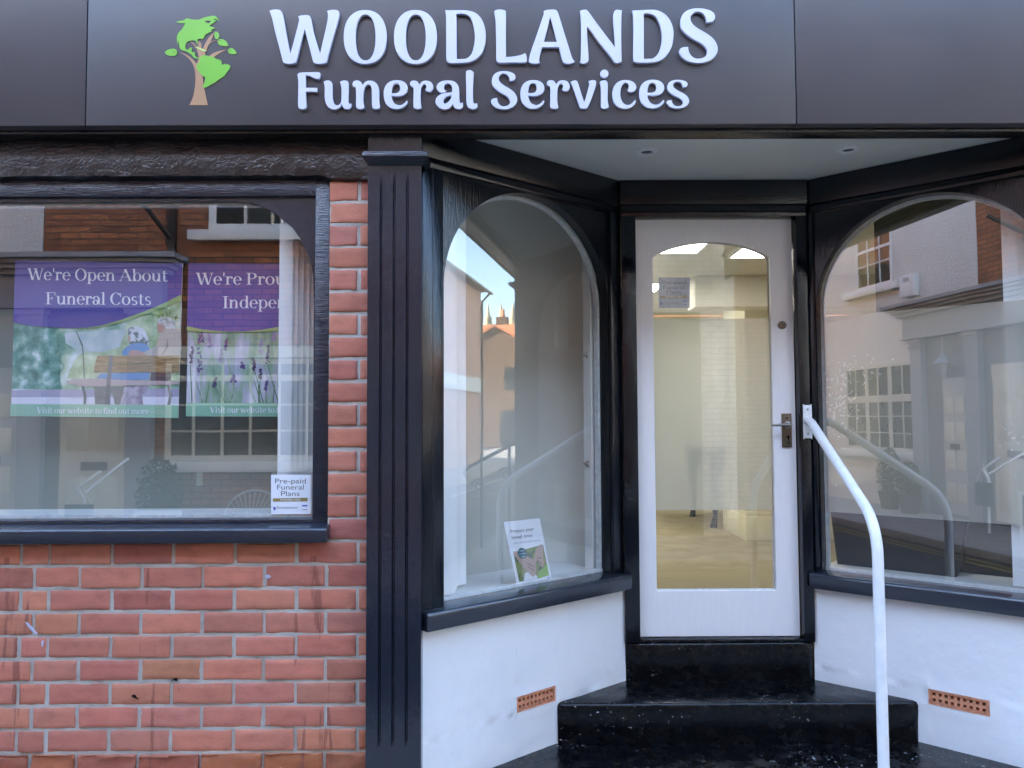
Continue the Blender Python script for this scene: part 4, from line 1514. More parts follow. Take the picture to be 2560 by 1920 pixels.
f2 = lambda x, y, k=0: tuple(at(400 + x / 3.95, 640 + y / 3.95, Y1) + Vector((0, -.0005 * k, 0)))
po2 = print_sheet('poster', f2(700, 1560), 'violet headed poster with lavender stalks, partly hidden by the folded white blind', 'posters hanging in the left window', f2, 0, 0, [(258, 1583), (1900, 1590), (1935, 80), (287, 72)])
pic2 = flat(po2, 'printed_picture', LAV, f2, [(262, 1455), (1905, 1455), (1925, 480), (275, 640)], 1)
LAVI = [ink('lavender', (.13, .085, .25)), ink('dark_lavender', (.06, .04, .12)), ink('soft_lavender', (.33, .27, .42))]
STEM = [ink('stem', (.35, .47, .33)), ink('dark_stem', (.14, .26, .12))]
gl_ = random.Random(21)
for x, y0, y1, wd, kind, tilt in ((405, 735, 860, 34, 0, 10), (400, 900, 1150, 32, 0, -15), (300, 900, 1060, 28, 1, 25), (535, 1200, 1290, 20, 1, 20), (725, 1180, 1245, 34, 0, 5), (935, 1015, 1130, 26, 1, -10), (1000, 820, 960, 30, 2, 8), (1060, 870, 1060, 22, 1, 14), (645, 820, 930, 18, 0, 14), (600, 920, 1050, 18, 2, 12), (1120, 760, 840, 26, 2, 10), (990, 1120, 1215, 18, 1, 4), (1045, 1230, 1330, 16, 0, 10), (820, 1040, 1120, 26, 0, -12), (500, 760, 900, 22, 2, -16), (1240, 900, 1060, 25, 0, 5), (1400, 800, 990, 25, 1, 9)):
    m = MB()
    for k in range(26):
        t = gl_.random()
        cx, cy_ = x + tilt * t + gl_.uniform(-wd, wd) * (1 - .5 * t) * .8, y0 + (y1 - y0) * (1 - t)
        a = gl_.uniform(0, 6.28)
        m.face([f2(cx + 13 * math.cos(a + q) * (1 if q % 2 else .6), cy_ + 13 * math.sin(a + q), 3 + k * .05) for q in (0, 1.57, 3.14, 4.71)])
    part(m, 'printed_flower', LAVI[kind], pic2)
    m = MB()
    xb = x + gl_.uniform(-20, 130)
    m.face([f2(x - 4, y1, 2.4), f2(x + 4, y1, 2.4), f2(xb + 6, 1452, 2.4), f2(xb - 6, 1452, 2.4)])
    part(m, 'printed_stalk', STEM[kind % 2], pic2)
for k in range(14):
    x, y = gl_.uniform(280, 1150), gl_.uniform(1150, 1300)
    m = MB()
    xb = x + gl_.uniform(-80, 80)
    m.face([f2(x - 3, y, 2.2), f2(x + 3, y, 2.2), f2(xb + 5, 1452, 2.2), f2(xb - 5, 1452, 2.2)])
    part(m, 'printed_stalk', STEM[k % 2], pic2)
C2 = [(1930, 440), (1700, 545), (1400, 660), (1160, 703), (1000, 730), (850, 746), (700, 748), (550, 740), (400, 722), (272, 693)]
flat(po2, 'green_band', LIME, f2, [(1925, 500), (1700, 590), (1400, 690), (1160, 738), (1000, 750), (850, 757), (700, 756), (550, 758), (400, 748), (270, 735)] + [(272, 690), (850, 700), (1930, 440)], 8)
flat(po2, 'heading_band', PURPLE, f2, [(286, 73), (1934, 81)] + C2, 9)
flat(po2, 'footer_band', FOOT, f2, [(262, 1452), (1905, 1452), (1901, 1589), (259, 1582)], 9)
tx = MB()
serif(tx, "We're Proudly", 362, 1505, 285, 116, f2, 11, 0)
part(tx, 'printed_lettering', INKW, po2)
tx = MB()
serif(tx, "Independent", 625, 1610, 517, 118, f2, 11, 0)
part(tx, 'printed_lettering', INKW, po2)
tx = MB()
serif(tx, "Visit our website to find out more -", 500, 1655, 1548, 58, f2, 11, 0)
part(tx, 'printed_lettering', INKW, po2)

# stickers
GOLD, DKINK, VIO, BLU = ink('gold', (.30, .215, .07)), ink('dark_grey', (.13, .125, .12)), ink('purple', (.12, .07, .33)), ink('mid_blue', (.10, .16, .5))


def sticker(name, f, label, back):
    t = thing(name, f(660, 950), label, 'sticker', 'square funeral plan stickers')
    m = MB()
    c = [f(283, 950), f(1030, 945), f(1035, 203), f(283, 203)]
    cb = [(x, y + .0006, z) for x, y, z in c]
    m.face(c)
    m.face(cb)
    for k in range(4):
        m.face([c[k], c[(k + 1) % 4], cb[(k + 1) % 4], cb[k]])
    part(m, 'sheet', back, t)
    flat(t, 'gold_bar', GOLD, f, [(318, 710), (972, 702), (972, 636), (318, 648)], 1)
    for tx_, x0, x1, b in (('Pre-paid', 360, 940, 365), ('Funeral', 398, 900, 482), ('Plans', 472, 822, 602)):
        sans(tx_, 'printed_lettering', DKINK, t, f, x0, x1, b, 98, 1)
    sans('AVAILABLE  HERE', 'printed_lettering', INKW, t, f, 452, 838, 690, 36, 2)
    sans('Ecclesiastical', 'printed_lettering', DKINK, t, f, 405, 778, 838, 46, 1)
    flat(t, 'printed_emblem', VIO, f, [(322, 800), (345, 825), (352, 792), (362, 825), (382, 805), (372, 850), (350, 880), (330, 850)], 1)
    flat(t, 'printed_emblem', BLU, f, [(870, 800), (970, 800), (972, 768), (868, 772)], 1)
    flat(t, 'printed_emblem', VIO, f, [(872, 866), (968, 866), (968, 856), (872, 858)], 1)
    return t


fs = lambda x, y, k=0: tuple(at(640 + x / 7.54, 1160 + y / 7.54, .061) + Vector((0, -.0004 * k, 0)))
sticker('sticker', fs, 'white pre-paid plans sticker with gold bar in the lower corner of the left window', M_PAPER)
fd = lambda x, y, k=0: tuple(at(1540 + (272 + (x - 283) * 198 / 747) / 2.552, 500 + (495 + (y - 203) * 195 / 747) / 2.552, .7685) + Vector((0, -.0003 * k, 0)))
sticker('sticker', fd, 'faded pre-paid plans sticker seen through the glass of the white door', simple('greyed_paper', (.40, .40, .44), .5, .3, .1, 30))

# leaflet leaning in the left splayed window
lo_ = [LF(.745, -.083, .8565), LF(.543, -.083, .8565), LF(.474, -.088, 1.135), LF(.678, -.088, 1.134)]


def fl(x, y, k=0):
    """x 0..100 across, y 0..100 down the leaflet"""
    u_, v_ = x / 100, y / 100
    a = [lo_[2][i] * (1 - u_) * (1 - v_) + lo_[3][i] * u_ * (1 - v_) + lo_[1][i] * (1 - u_) * v_ + lo_[0][i] * u_ * v_ for i in range(3)]
    o_ = LF(0, .0005 * k, 0)
    b = LF(0, 0, 0)
    return (a[0] + o_[0] - b[0], a[1] + o_[1] - b[1], a[2])


lt = thing('leaflet', lo_[0], 'white leaflet with clasped hands picture leaning inside the left splayed window', 'leaflet')
m = MB()
fr_ = [fl(0, 100), fl(100, 100), fl(100, 0), fl(0, 0)]
m.face(fr_)
bk_ = [fl(0, 100, -4), fl(100, 100, -4), fl(100, 0, -4), fl(0, 0, -4)]
m.face(bk_)
for k in range(4):
    m.face([fr_[k], fr_[(k + 1) % 4], bk_[(k + 1) % 4], bk_[k]])
part(m, 'sheet', simple('bright_card', (.84, .84, .88), .4, .4, 0), lt)
NAVY = ink('navy', (.02, .025, .06))
sans('Protect your', 'printed_lettering', NAVY, lt, fl, 13, 78, 18, 5.6, 1)
sans('loved ones', 'printed_lettering', NAVY, lt, fl, 13, 70, 27.5, 5.6, 1)
sans('with a funeral plan from us', 'printed_lettering', ink('slate', (.25, .26, .36)), lt, fl, 13, 90, 35.5, 3.2, 1)
LP = blot('leaflet_photo', [(.38, (.10, .14, .09)), (.5, (.24, .30, .10)), (.62, (.34, .30, .14))], 22)
lp = flat(lt, 'printed_picture', LP, fl, [(8, 48), (95, 42), (95, 92), (62, 94), (8, 94)], 1)
flat(lp, 'printed_lawn', ink('lawn', (.32, .52, .12)), fl, [(62, 94), (66, 84), (95, 74), (95, 92)], 1.5)
flat(lp, 'printed_glow', ink('glow', (.78, .77, .80)), fl, [(20, 95), (28, 82), (44, 80), (60, 90), (60, 95)], 1.5)
HND = ink('hand_skin', (.52, .36, .29))
HND2 = ink('hand_shade', (.36, .22, .17))
flat(lp, 'printed_hand', HND, fl, [(8, 48), (22, 47), (36, 54), (52, 60), (60, 66), (62, 76), (58, 84), (50, 90), (42, 86), (36, 80), (26, 72), (16, 60)], 2, 3)
flat(lp, 'printed_hand', HND, fl, [(92, 42), (74, 46), (64, 58), (56, 68), (64, 70), (70, 64), (76, 76), (84, 76), (88, 62)], 2.4, 3)
for p in ([(40, 66), (58, 74), (57, 76), (39, 69)], [(40, 71), (56, 80), (55, 82), (39, 74)], [(70, 60), (84, 62), (84, 64), (71, 63)], [(72, 66), (82, 72), (80, 74), (71, 69)]):
    flat(lp, 'printed_hand', HND2, fl, p, 3)
ro = flat(lt, 'printed_roundel', ink('teal', (.05, .15, .17)), fl, [(32 + 12.5 * math.cos(k * .2618), 51 + 8.6 * math.sin(k * .2618)) for k in range(24)], 4)
for tx_, x0, x1, b in (('Find', 26, 36, 48), ('out more', 22, 42, 52.5), ('today', 26, 38, 57)):
    sans(tx_, 'printed_lettering', INKW, ro, fl, x0, x1, b, 2.4, 5)
flat(lt, 'printed_emblem', BLU, fl, [(88, 95.5), (95, 95), (95, 97), (88, 97.5)], 1)
sans('Ecclesiastical', 'printed_lettering', ink('slate', (.25, .26, .36)), lt, fl, 12, 40, 99, 2.4, 1)

# ------------------------------------------------------------------ folded vertical blinds
def blind(f, spots, z0, z1, loc, label, w_=.089, ang=0.42):
    """f(s, o, z); spots: (s, o) of each hanging vane"""
    t = thing('vertical_blind', loc, label, 'blind', 'vertical blinds folded to the side')
    first = None
    for s_, o_, w2 in spots:
        m = MB()
        c, sn = math.cos(ang), math.sin(ang)
        n_ = 6
        pf = [(s_ + w2 * k / n_ * c, o_ - w2 * k / n_ * sn + .003 * math.sin(math.pi * k / n_)) for k in range(n_ + 1)]
        m.strip([f(a, b, z0) for a, b in pf], [f(a, b, z1) for a, b in pf])
        m.strip([f(a, b - .0008, z0) for a, b in pf], [f(a, b - .0008, z1) for a, b in pf])
        part(m, 'vane', M_VANE, t, smooth=R(60))
    a = min(s[0] for s in spots)
    b = max(s[0] + s[2] for s in spots)
    part(MB().box(a - .01, b + .02, spots[0][1] - .04, spots[0][1] + .02, z1 + .004, z1 + .035, f), 'head_rail', M_WHITEMETAL, t)
    ch = MB()
    for s_, o_, w2 in spots[1:]:
        ch.box(s_ + .002, s_ + .012, o_ - .004, o_ + .001, z0 - .012, z0 - .001, f)
    part(ch, 'weight', M_STEEL, t)
    return t


FF = lambda s_, o_, z_: (s_, .14 - o_, z_)
blind(FF, [(-.919, .0, .053)] + [(e - .053, -.022 * (k + 1), .053) for k, e in enumerate((-.851, -.834, -.816, -.797, -.777, -.757))], 1.215, 2.47, (-.85, .14, 1.2), 'white vertical blind gathered at the right of the poster window', ang=.12)
blind(lambda s_, o_, z_: LF(s_, o_ - .12, z_), [(.188, 0, .059)] + [(e - .056, -.022 * (k + 1), .056) for k, e in enumerate((.267, .286, .304, .323))] + [(.312, -.115, .080)], .862, 2.545, LF(.26, -.13, .86), 'white vertical blind gathered beside the fluted pilaster, mirroring the sky', ang=.12)
blind(lambda s_, o_, z_: RF(s_, o_ - .12, z_), [(.255, 0, .057)] + [(e, -.014 * (k + 1), .056) for k, e in enumerate((.238, .22, .20, .18))], .872, 2.545, RF(.26, -.13, .86), 'white vertical blind at the far right edge of the right window', ang=-.12)

# ------------------------------------------------------------------ inside the shop
struct(MB().box(-3.9, 4.6, .82, 6.15, .3, ZD), 'floor', M_CARPET)
struct(MB().box(.62, 1.9, .83, 2.42, ZD + .001, ZD + .012), 'door_mat', simple('coir_mat', (.34, .30, .205), 1, .1, .25, 160, .6, 200))
iw = MB()
iw.box(-3.95, 4.65, 5.9, 6.0, ZD, 2.76)
iw.box(4.5, 4.6, .4, 5.89, ZD, 2.76)
iw.box(-3.9, -3.8, .4, 5.89, ZD, 2.76)
part(iw, 'inside_wall', M_CREAM, shop)
ip = MB().box(-.98, .52, 1.00, 1.06, .3, 2.758).box(-.98, -.92, .46, .995, .3, 2.758).box(.46, .52, 1.065, 5.89, ZD, 2.758).box(.50, .53, .81, .995, ZD, 2.70)
part(ip, 'partition_wall', M_OLIVE, shop)
part(MB().box(-3.78, -1.0, 2.6, 2.66, .3, 2.758), 'partition_wall', simple('shade_toned_olive_wall', (.07, .072, .056), .8, .2, .04, 3), shop)  # gloom of the unlit room put into a dark wall colour
part(MB().box(-.35, 1.0, -.86, -.80, ZD, 2.75, RF), 'partition_wall', simple('shade_toned_olive_partition', (.115, .115, .085), .8, .2, .04, 3), shop)  # added full height, its dark colour stands in for a dim interior
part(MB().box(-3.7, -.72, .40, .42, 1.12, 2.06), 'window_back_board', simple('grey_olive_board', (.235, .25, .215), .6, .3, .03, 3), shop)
part(MB().box(-3.9, 4.6, .31, 5.89, 2.76, 2.80), 'inside_ceiling', M_ICEIL, shop)
cb_ = MB().box(2.045, 2.75, 3.69, 4.35, ZD, 2.758)
M_COL = simple('pale_column_paint', (.84, .82, .68), .5, .3, .02)
col = part(cb_, 'inside_column', M_COL, shop, bevel=.006)
sk = MB()
for (h0, h1, e) in ((ZD, ZD + .21, .028), (ZD + .21, ZD + .25, .020), (ZD + .25, ZD + .275, .012)):
    sk.box(2.045 - e, 2.75 + e, 3.69 - e, 4.35 + e, h0, h1 - .001)
part(sk, 'skirting', M_COL, col, bevel=.004)
bm_ = MB().box(1.55, 4.49, 3.4, 3.66, 2.50, 2.758)
part(bm_, 'ceiling_beam', M_CREAM, shop, bevel=.004)
lampsp = [('square lit ceiling panel nearest the door', .93, 1.33, 2.02, 2.46), ('small lit ceiling panel right of the door arch', 1.62, 1.95, 2.30, 2.62), ('lit ceiling panel deep inside the shop', 1.0, 1.35, 3.7, 4.1), ('unseen ceiling panel by the back wall, added to light the hall', 2.3, 2.9, 4.8, 5.3)]  # last panel is out of view, added to brighten the hall
for lab, x0, x1, y0, y1 in lampsp:
    t = thing('ceiling_light', ((x0 + x1) / 2, (y0 + y1) / 2, 2.76), lab, 'ceiling light', 'lit panels in the shop ceiling')
    part(MB().box(x0, x1, y0, y1, 2.744, 2.752), 'lit_diffuser', M_LAMP, t)
    part(MB().box(x0 - .02, x0 - .001, y0 - .02, y1 + .02, 2.740, 2.759).box(x1 + .001, x1 + .02, y0 - .02, y1 + .02, 2.740, 2.759).box(x0, x1, y0 - .02, y0 - .001, 2.740, 2.759).box(x0, x1, y1 + .001, y1 + .02, 2.740, 2.759), 'frame', M_WHITEMETAL, t)
tb = thing('side_table', (2.5, 4.9, ZD), 'black legged table behind the cream column inside the shop', 'table')
part(MB().box(1.90, 3.1, 4.42, 5.4, ZD + .70, ZD + .74), 'table_top', M_BLACK, tb, bevel=.006)
part(MB().box(1.93, 3.07, 4.45, 5.37, ZD + .56, ZD + .699), 'apron', M_BLACK, tb)
for x, y in ((1.97, 4.48), (1.97, 5.33), (3.03, 4.48), (3.03, 5.33)):
    part(MB().tube([(x, y, ZD + .60), (x - .01, y - .01, ZD + .35), (x + .005, y, ZD + .12), (x - .02, y - .02, ZD)], [.05, .045, .022, .034], 10), 'leg', M_BLACK, tb, smooth=R(50))
M_LEATHER = simple('dark_brown_leather', (.012, .009, .008), .4, .4, .2, 12, .2, 40)
ch = thing('tub_chair', RF(.80, -.45, ZD), 'dark high backed chair standing close behind the right window', 'chair')
m = MB()
bp = [(.565, .28), (.60, .20), (1.02, .20), (1.06, .28), (1.13, .95), (1.11, 1.0), (.56, 1.0), (.53, .95)]
m.prism([(p, ZD + q * .72) for p, q in smooth_closed([(.585, .22, 1), (1.05, .22, 1), (1.10, .9), (1.07, .98), (.85, 1.0), (.52, .98), (.49, .9)], 5)], -.34, -.27, lambda p, q, r: RF(p, r, q))
part(m, 'backrest', M_LEATHER, ch, bevel=.012)
part(MB().box(.60, 1.05, -.75, -.345, ZD + .30, ZD + .44, RF), 'seat', M_LEATHER, ch, bevel=.02)
for p, q in ((.63, -.38), (1.02, -.38), (.63, -.71), (1.02, -.71)):
    part(MB().tube([RF(p, q, ZD + .31), RF(p, q, ZD)], [.02, .014], 10), 'leg', M_LEATHER, ch)

# ------------------------------------------------------------------ the far side of the street (seen mirrored in the panes)
YO = -6.0


def ywin(parent, x0, x1, z0, z1, cols, rows, mat=None, fwid=.055, bar=.022, sill=0, splits=(), cur=False, y=YO):
    mat = mat or M_WHITEWOOD
    m = MB()
    yf, yb = y + .03, y + .004
    m.box(x0, x0 + fwid, yb, yf, z0, z1).box(x1 - fwid, x1, yb, yf, z0, z1)
    m.box(x0 + fwid, x1 - fwid, yb, yf, z1 - fwid, z1).box(x0 + fwid, x1 - fwid, yb, yf, z0, z0 + fwid)
    for k in range(1, cols):
        x = x0 + (x1 - x0) * k / cols
        h = fwid * .75 if k in splits else bar / 2
        m.box(x - h, x + h, yb, yf - .004, z0 + fwid, z1 - fwid)
    for zr, th in rows:
        m.box(x0 + fwid, x1 - fwid, yb, yf - .007, zr - th / 2, zr + th / 2)
    o = part(m, 'window', mat, parent)
    part(MB().box(x0 + fwid * .5, x1 - fwid * .5, y + .001, y + .009, z0 + fwid * .5, z1 - fwid * .5), 'window_glass', M_STREETGLASS, o)
    if sill:
        part(MB().box(x0 - sill, x1 + sill * .6, y + .001, y + .11, z0 - .125, z0 - .004), 'window_sill', M_WHITEWOOD, o, bevel=.006)
    return o


# rendered house
rh = thing('rendered_house', (-11, YO, 0), 'white roughcast house across the street mirrored in the right window', 'house')
part(MB().box(-18, -5.51, -12, YO, 3.55, 6.9), 'upper_wall', M_RENDER, rh)
part(MB().box(-18, -5.51, -12, YO - .012, -.1, 3.549), 'lower_wall', M_SMOOTH, rh)
part(MB().prism([(YO + .35, 6.91), (-9, 8.6), (-12.3, 6.91)], -18.2, -5.4, lambda p, q, r: (r, p, q)), 'roof', M_SLATE, rh)
ywin(rh, -8.57, -7.5, 3.99, 5.35, 3, [(4.42, .025), (4.70, .05), (5.0, .025)], sill=.35)
ywin(rh, -9.05, -6.98, .98, 2.55, 6, [(1.30, .02), (1.60, .02), (1.92, .13)], M_CREAMWOOD, .06, .02, .08, (2, 4), y=YO - .012)
ywin(rh, -14.2, -12.6, .98, 2.4, 4, [(1.5, .02), (1.95, .02)], sill=.1, y=YO - .012)
ywin(rh, -14.0, -12.9, 3.99, 5.35, 3, [(4.42, .025), (4.7, .05)], sill=.2)
al = thing('alarm_box', (-6.98, YO + .06, 3.65), 'white alarm box on the rendered wall across the street', 'alarm box')
part(MB().box(-7.16, -6.82, YO + .002, YO + .13, 3.65, 4.02), 'casing', M_WHITEMETAL, al, bevel=.015)
part(MB().box(-7.08, -6.92, YO + .1301, YO + .133, 3.90, 3.91).box(-7.08, -6.92, YO + .1301, YO + .133, 3.93, 3.94).box(-7.08, -6.92, YO + .1301, YO + .133, 3.96, 3.97), 'louvre', M_DARKHOLE, al)

n0 = thing('terrace_house', (-32, YO, 0), 'tall unseen brick house added further left across the street to block the sun', 'house')  # unseen house, added to keep the sun off the shop front
part(MB().box(-60, -18.21, -13, YO + .3, -.1, 8.2), 'brick_wall', M_OB, n0)
part(MB().prism([(YO + .6, 8.21), (-9.5, 11), (-13.3, 8.21)], -60, -18.21, lambda p, q, r: (r, p, q)), 'roof', M_SLATE, n0)
for k in range(8):
    ywin(n0, -57 + k * 5, -55.6 + k * 5, 4.2, 5.8, 2, [(5.0, .05)], sill=.1, y=YO + .3)
    ywin(n0, -57 + k * 5, -55.6 + k * 5, 1.0, 2.6, 2, [(1.8, .05)], sill=.1, y=YO + .3)
# doorcase shared by two doors
dc = thing('street_doorcase', (-5.6, YO, 0), 'grey painted classical doorcase with two doors across the street', 'doorcase')
ent = MB()
for z0, z1, e in ((3.44, 3.50, .34), (3.39, 3.438, .28), (3.34, 3.388, .22), (3.28, 3.338, .16), (2.92, 3.278, .09), (2.89, 2.918, .12)):
    ent.box(-7.0 - e, -4.12 + e, YO + .001, YO + e + .06, z0, z1)
part(ent, 'entablature', M_STREETPAINT, dc)
for xa, xb in ((-6.95, -6.68), (-5.70, -5.42), (-4.44, -4.15)):
    p = part(MB().box(xa, xb, YO + .001, YO + .12, 0, 2.888), 'pilaster', M_STREETPAINT, dc)
    part(MB().box(xa - .03, xb + .03, YO + .002, YO + .15, 2.82, 2.885).box(xa - .02, xb + .02, YO + .002, YO + .14, 2.74, 2.775), 'capital', M_STREETPAINT, p)
part(MB().box(-6.679, -5.701, YO + .001, YO + .02, 0, 2.888).box(-5.419, -4.441, YO + .001, YO + .02, 0, 2.888), 'recess_panel', M_STREETDARK, dc)
ld = MB().box(-6.27, -5.74, YO + .021, YO + .06, 0.06, 2.2)
o = part(ld, 'panelled_door', simple('pale_grey_door', (.5, .5, .49), .5, .4, .04, 5), dc)
rl = MB()
for k, (z0, z1) in enumerate(((.25, .55), (.75, 1.05), (1.2, 1.5), (1.62, 1.9))):
    for x0 in (-6.22, -5.98):
        rl.box(x0, x0 + .19, YO + .061, YO + .075, z0, z1)
part(rl, 'door_panel', M_CREAMWOOD, o, bevel=.01)
part(MB().box(-6.10, -5.90, YO + .076, YO + .09, 1.08, 1.16), 'letter_plate', M_BRASS, o)
cdr = part(MB().box(-5.23, -4.46, YO + .021, YO + .06, .06, 2.35), 'cream_door', M_CREAMWOOD, dc)
rl = MB()
for z0, z1 in ((.22, .92), (1.24, 1.75), (1.85, 2.2)):
    for x0 in (-5.15, -4.80):
        rl.box(x0, x0 + .26, YO + .061, YO + .069, z0, z1)
part(rl, 'door_panel', M_CREAMWOOD, cdr, bevel=.012)
part(MB().box(-4.97, -4.66, YO + .0701, YO + .08, 1.0, 1.10), 'letter_plate', M_BRASS, cdr)
ln = thing('street_lantern', (-6.0, YO + .3, 2.2), 'pale lantern hanging in the doorcase across the street', 'lantern')
part(MB().lathe([(.06, 0), (.105, .22), (.115, .225)], (-6.0, YO + .25, 2.2), 6), 'lantern_glass', simple('lantern_pane', (.3, .3, .29), .2, .5, 0), ln)
part(MB().lathe([(.13, .226), (.05, .33), (.02, .40), (.008, .66)], (-6.0, YO + .25, 2.2), 6), 'lantern_cap', M_STREETPAINT, ln)

# brick house
bh = thing('brick_house', (-2, YO, 0), 'old red brick house across the street mirrored in the left window', 'house')
part(MB().box(-5.5, 1.39, -12, YO, -.1, 6.7), 'brick_wall', M_OB, bh)
part(MB().prism([(YO + .35, 6.71), (-9, 8.4), (-12.3, 6.71)], -5.39, 1.39, lambda p, q, r: (r, p, q)), 'roof', M_SLATE, bh)
ywin(bh, -3.54, -2.25, 3.82, 5.2, 3, [(4.25, .025), (4.55, .05), (4.9, .025)], fwid=.085, sill=.22)
ywin(bh, -.6, .7, 3.82, 5.2, 3, [(4.25, .025), (4.55, .05)], fwid=.08, sill=.2)
w1 = ywin(bh, -4.02, -1.7, 1.105, 2.30, 7, [(1.45, .024), (1.76, .024), (2.075, .07)], M_CREAMWOOD, .065, .03, .09)
part(MB().box(-4.1, -1.6, YO + .001, YO + .07, 2.31, 2.44), 'window_head', M_CREAMWOOD, w1)
part(MB().box(-3.62, -3.57, YO + .02, YO + .09, .82, .975).box(-2.75, -2.70, YO + .02, YO + .09, .82, .975), 'sill_bracket', M_CREAMWOOD, w1)
ywin(bh, -.7, .9, 1.1, 2.4, 4, [(1.5, .024), (1.95, .024)], M_CREAMWOOD, .065, .03, .09)
bk = thing('iron_bracket', (-3.98, YO + .03, 3.5), 'black iron hanging bracket on the brick wall across the street', 'bracket')
bb = MB().box(-4.02, -3.93, YO + .001, YO + .05, 3.5, 4.6)
bb.tube([(-3.98, YO + .05, 3.72), (-4.12, YO + .35, 4.0), (-4.36, YO + .8, 4.32)], .028, 8)
bb.tube([(-3.98, YO + .05, 4.5), (-4.40, YO + .85, 4.5)], .022, 8)
part(bb, 'bracket_arm', M_IRON, bk)


def bush(x, y, z, rx, rz, label, seed):
    t = thing('potted_shrub', (x, y, 0), label, 'shrub', 'shrubs across the street')
    gg = random.Random(seed)
    m = MB()
    for k in range(900):
        while True:
            p = Vector((gg.uniform(-1, 1), gg.uniform(-1, 1), gg.uniform(-1, 1)))
            if .3 < p.length < 1:
                break
        c = Vector((x + p.x * rx, y + p.y * rx * .7, z + p.z * rz))
        a, b = Vector((gg.uniform(-1, 1), gg.uniform(-1, 1), gg.uniform(-1, 1))).normalized() * .035, Vector((gg.uniform(-1, 1), gg.uniform(-1, 1), gg.uniform(-1, 1))).normalized() * .022
        m.face([c - a, c + b, c + a, c - b])
    part(m, 'foliage', M_LEAF, t)
    part(MB().lathe([(.13, 0), (.18, .28), (.19, .30)], (x, y, 0), 16).tube([(x, y, .25), (x, y, z)], .02, 8), 'pot', simple('dark_pot', (.06, .055, .05), .6, .3, .1, 20), t)


bush(-3.95, YO + .3, .72, .27, .45, 'dark shrub in a pot under the cream window across the street', 1)
bush(-7.35, YO + .3, .62, .25, .46, 'dark clipped shrub left of the doorcase across the street', 2)
bush(-6.75, YO + .35, .5, .22, .35, 'small dark shrub beside the doorcase pilaster across the street', 3)
nw = thing('stair_newel', (-4.42, YO + .75, 0), 'white scrolled rail end with a hanging board across the street', 'rail')
part(MB().tube([(-4.55, YO + .75, 0), (-4.55, YO + .75, .75), (-4.62, YO + .75, .86), (-4.50, YO + .75, .94), (-4.40, YO + .7, 1.03)], .019, 10).tube([(-4.55, YO + .75, .80), (-4.3, YO + .3, 1.15)], .016, 10), 'rail_tube', M_WHITEMETAL, nw)
hb = thing('hanging_board', (-4.57, YO + .8, .45), 'small blue board hanging from the white rail across the street', 'board')
part(MB().box(-4.72, -4.42, YO + .80, YO + .815, .36, .69), 'board', M_CHALK, hb)
part(MB().tube([(-4.70, YO + .807, .69), (-4.57, YO + .80, .93), (-4.44, YO + .807, .69)], .006, 6), 'cord', M_WHITEMETAL, hb)
wc = thing('wire_chair', (-2.9, YO + .55, 0), 'pale wire backed chair outside the brick house across the street', 'chair')
m = MB()
for k in range(15):
    a = R(18 + 144 * k / 14)
    m.tube([(-2.9 + .05 * math.cos(a), YO + .35, .42), (-2.9 + .36 * math.cos(a), YO + .2, .42 + .36 * math.sin(a))], .005, 6)
m.tube([(-2.9 + .36 * math.cos(R(a)), YO + .2, .42 + .36 * math.sin(R(a))) for a in range(0, 181, 12)], .012, 8)
part(m, 'backrest', M_WICKER, wc)
part(MB().lathe([(.26, .40), (.27, .43), (.2, .44)], (-2.9, YO + .5, 0), 20), 'seat', M_WICKER, wc)
for sx_, sy_ in ((-.2, .3), (.2, .3), (-.2, .7), (.2, .7)):
    part(MB().tube([(-2.9 + sx_ * .8, YO + sy_, .41), (-2.9 + sx_, YO + sy_, 0)], .011, 8), 'leg', M_WICKER, wc)
ab_ = thing('pavement_board', (-3.72, YO + .7, 0), 'small white framed pavement board under the cream window', 'board')
m = MB()
for x0, x1 in ((-4.0, -3.95), (-3.55, -3.50)):
    m.box(x0, x1, YO + .75, YO + .79, 0, .62)
m.box(-3.95, -3.55, YO + .75, YO + .79, .57, .62)
part(m, 'frame', M_WHITEWOOD, ab_)
part(MB().box(-3.95, -3.55, YO + .76, YO + .78, .1, .569), 'panel', M_CHALK, ab_)

# white painted brick house with a projecting sign, opposite the door
wh = thing('painted_brick_house', (2.2, YO, 0), 'white painted brick house across the street mirrored in the door glass', 'house')
part(MB().box(1.40, 3.10, -12, YO, -.1, 6.5), 'brick_wall', M_WB, wh)
part(MB().prism([(YO + .3, 6.51), (-9, 8.3), (-12.3, 6.51)], 1.40, 3.10, lambda p, q, r: (r, p, q)), 'roof', M_SLATE, wh)
part(MB().box(1.55, 2.62, YO + .001, YO + .03, 0, 3.03), 'shutter_door', simple('sage_shutter', (.17, .19, .15), .6, .3, .05, 4), wh)
ps = thing('projecting_sign', (3.0, YO + .4, 3.5), 'dark board projecting on an iron arm from the white brick house', 'sign')
part(MB().tube([(2.95, YO, 4.12), (2.95, YO + .75, 4.12)], .018, 8).tube([(2.95, YO, 3.8), (2.95, YO + .6, 4.10)], .012, 8), 'bracket_arm', M_IRON, ps)
part(MB().box(2.93, 2.97, YO + .12, YO + .72, 3.45, 4.05), 'sign_board', simple('green_black_board', (.05, .055, .05), .4, .4, .05, 8), ps)

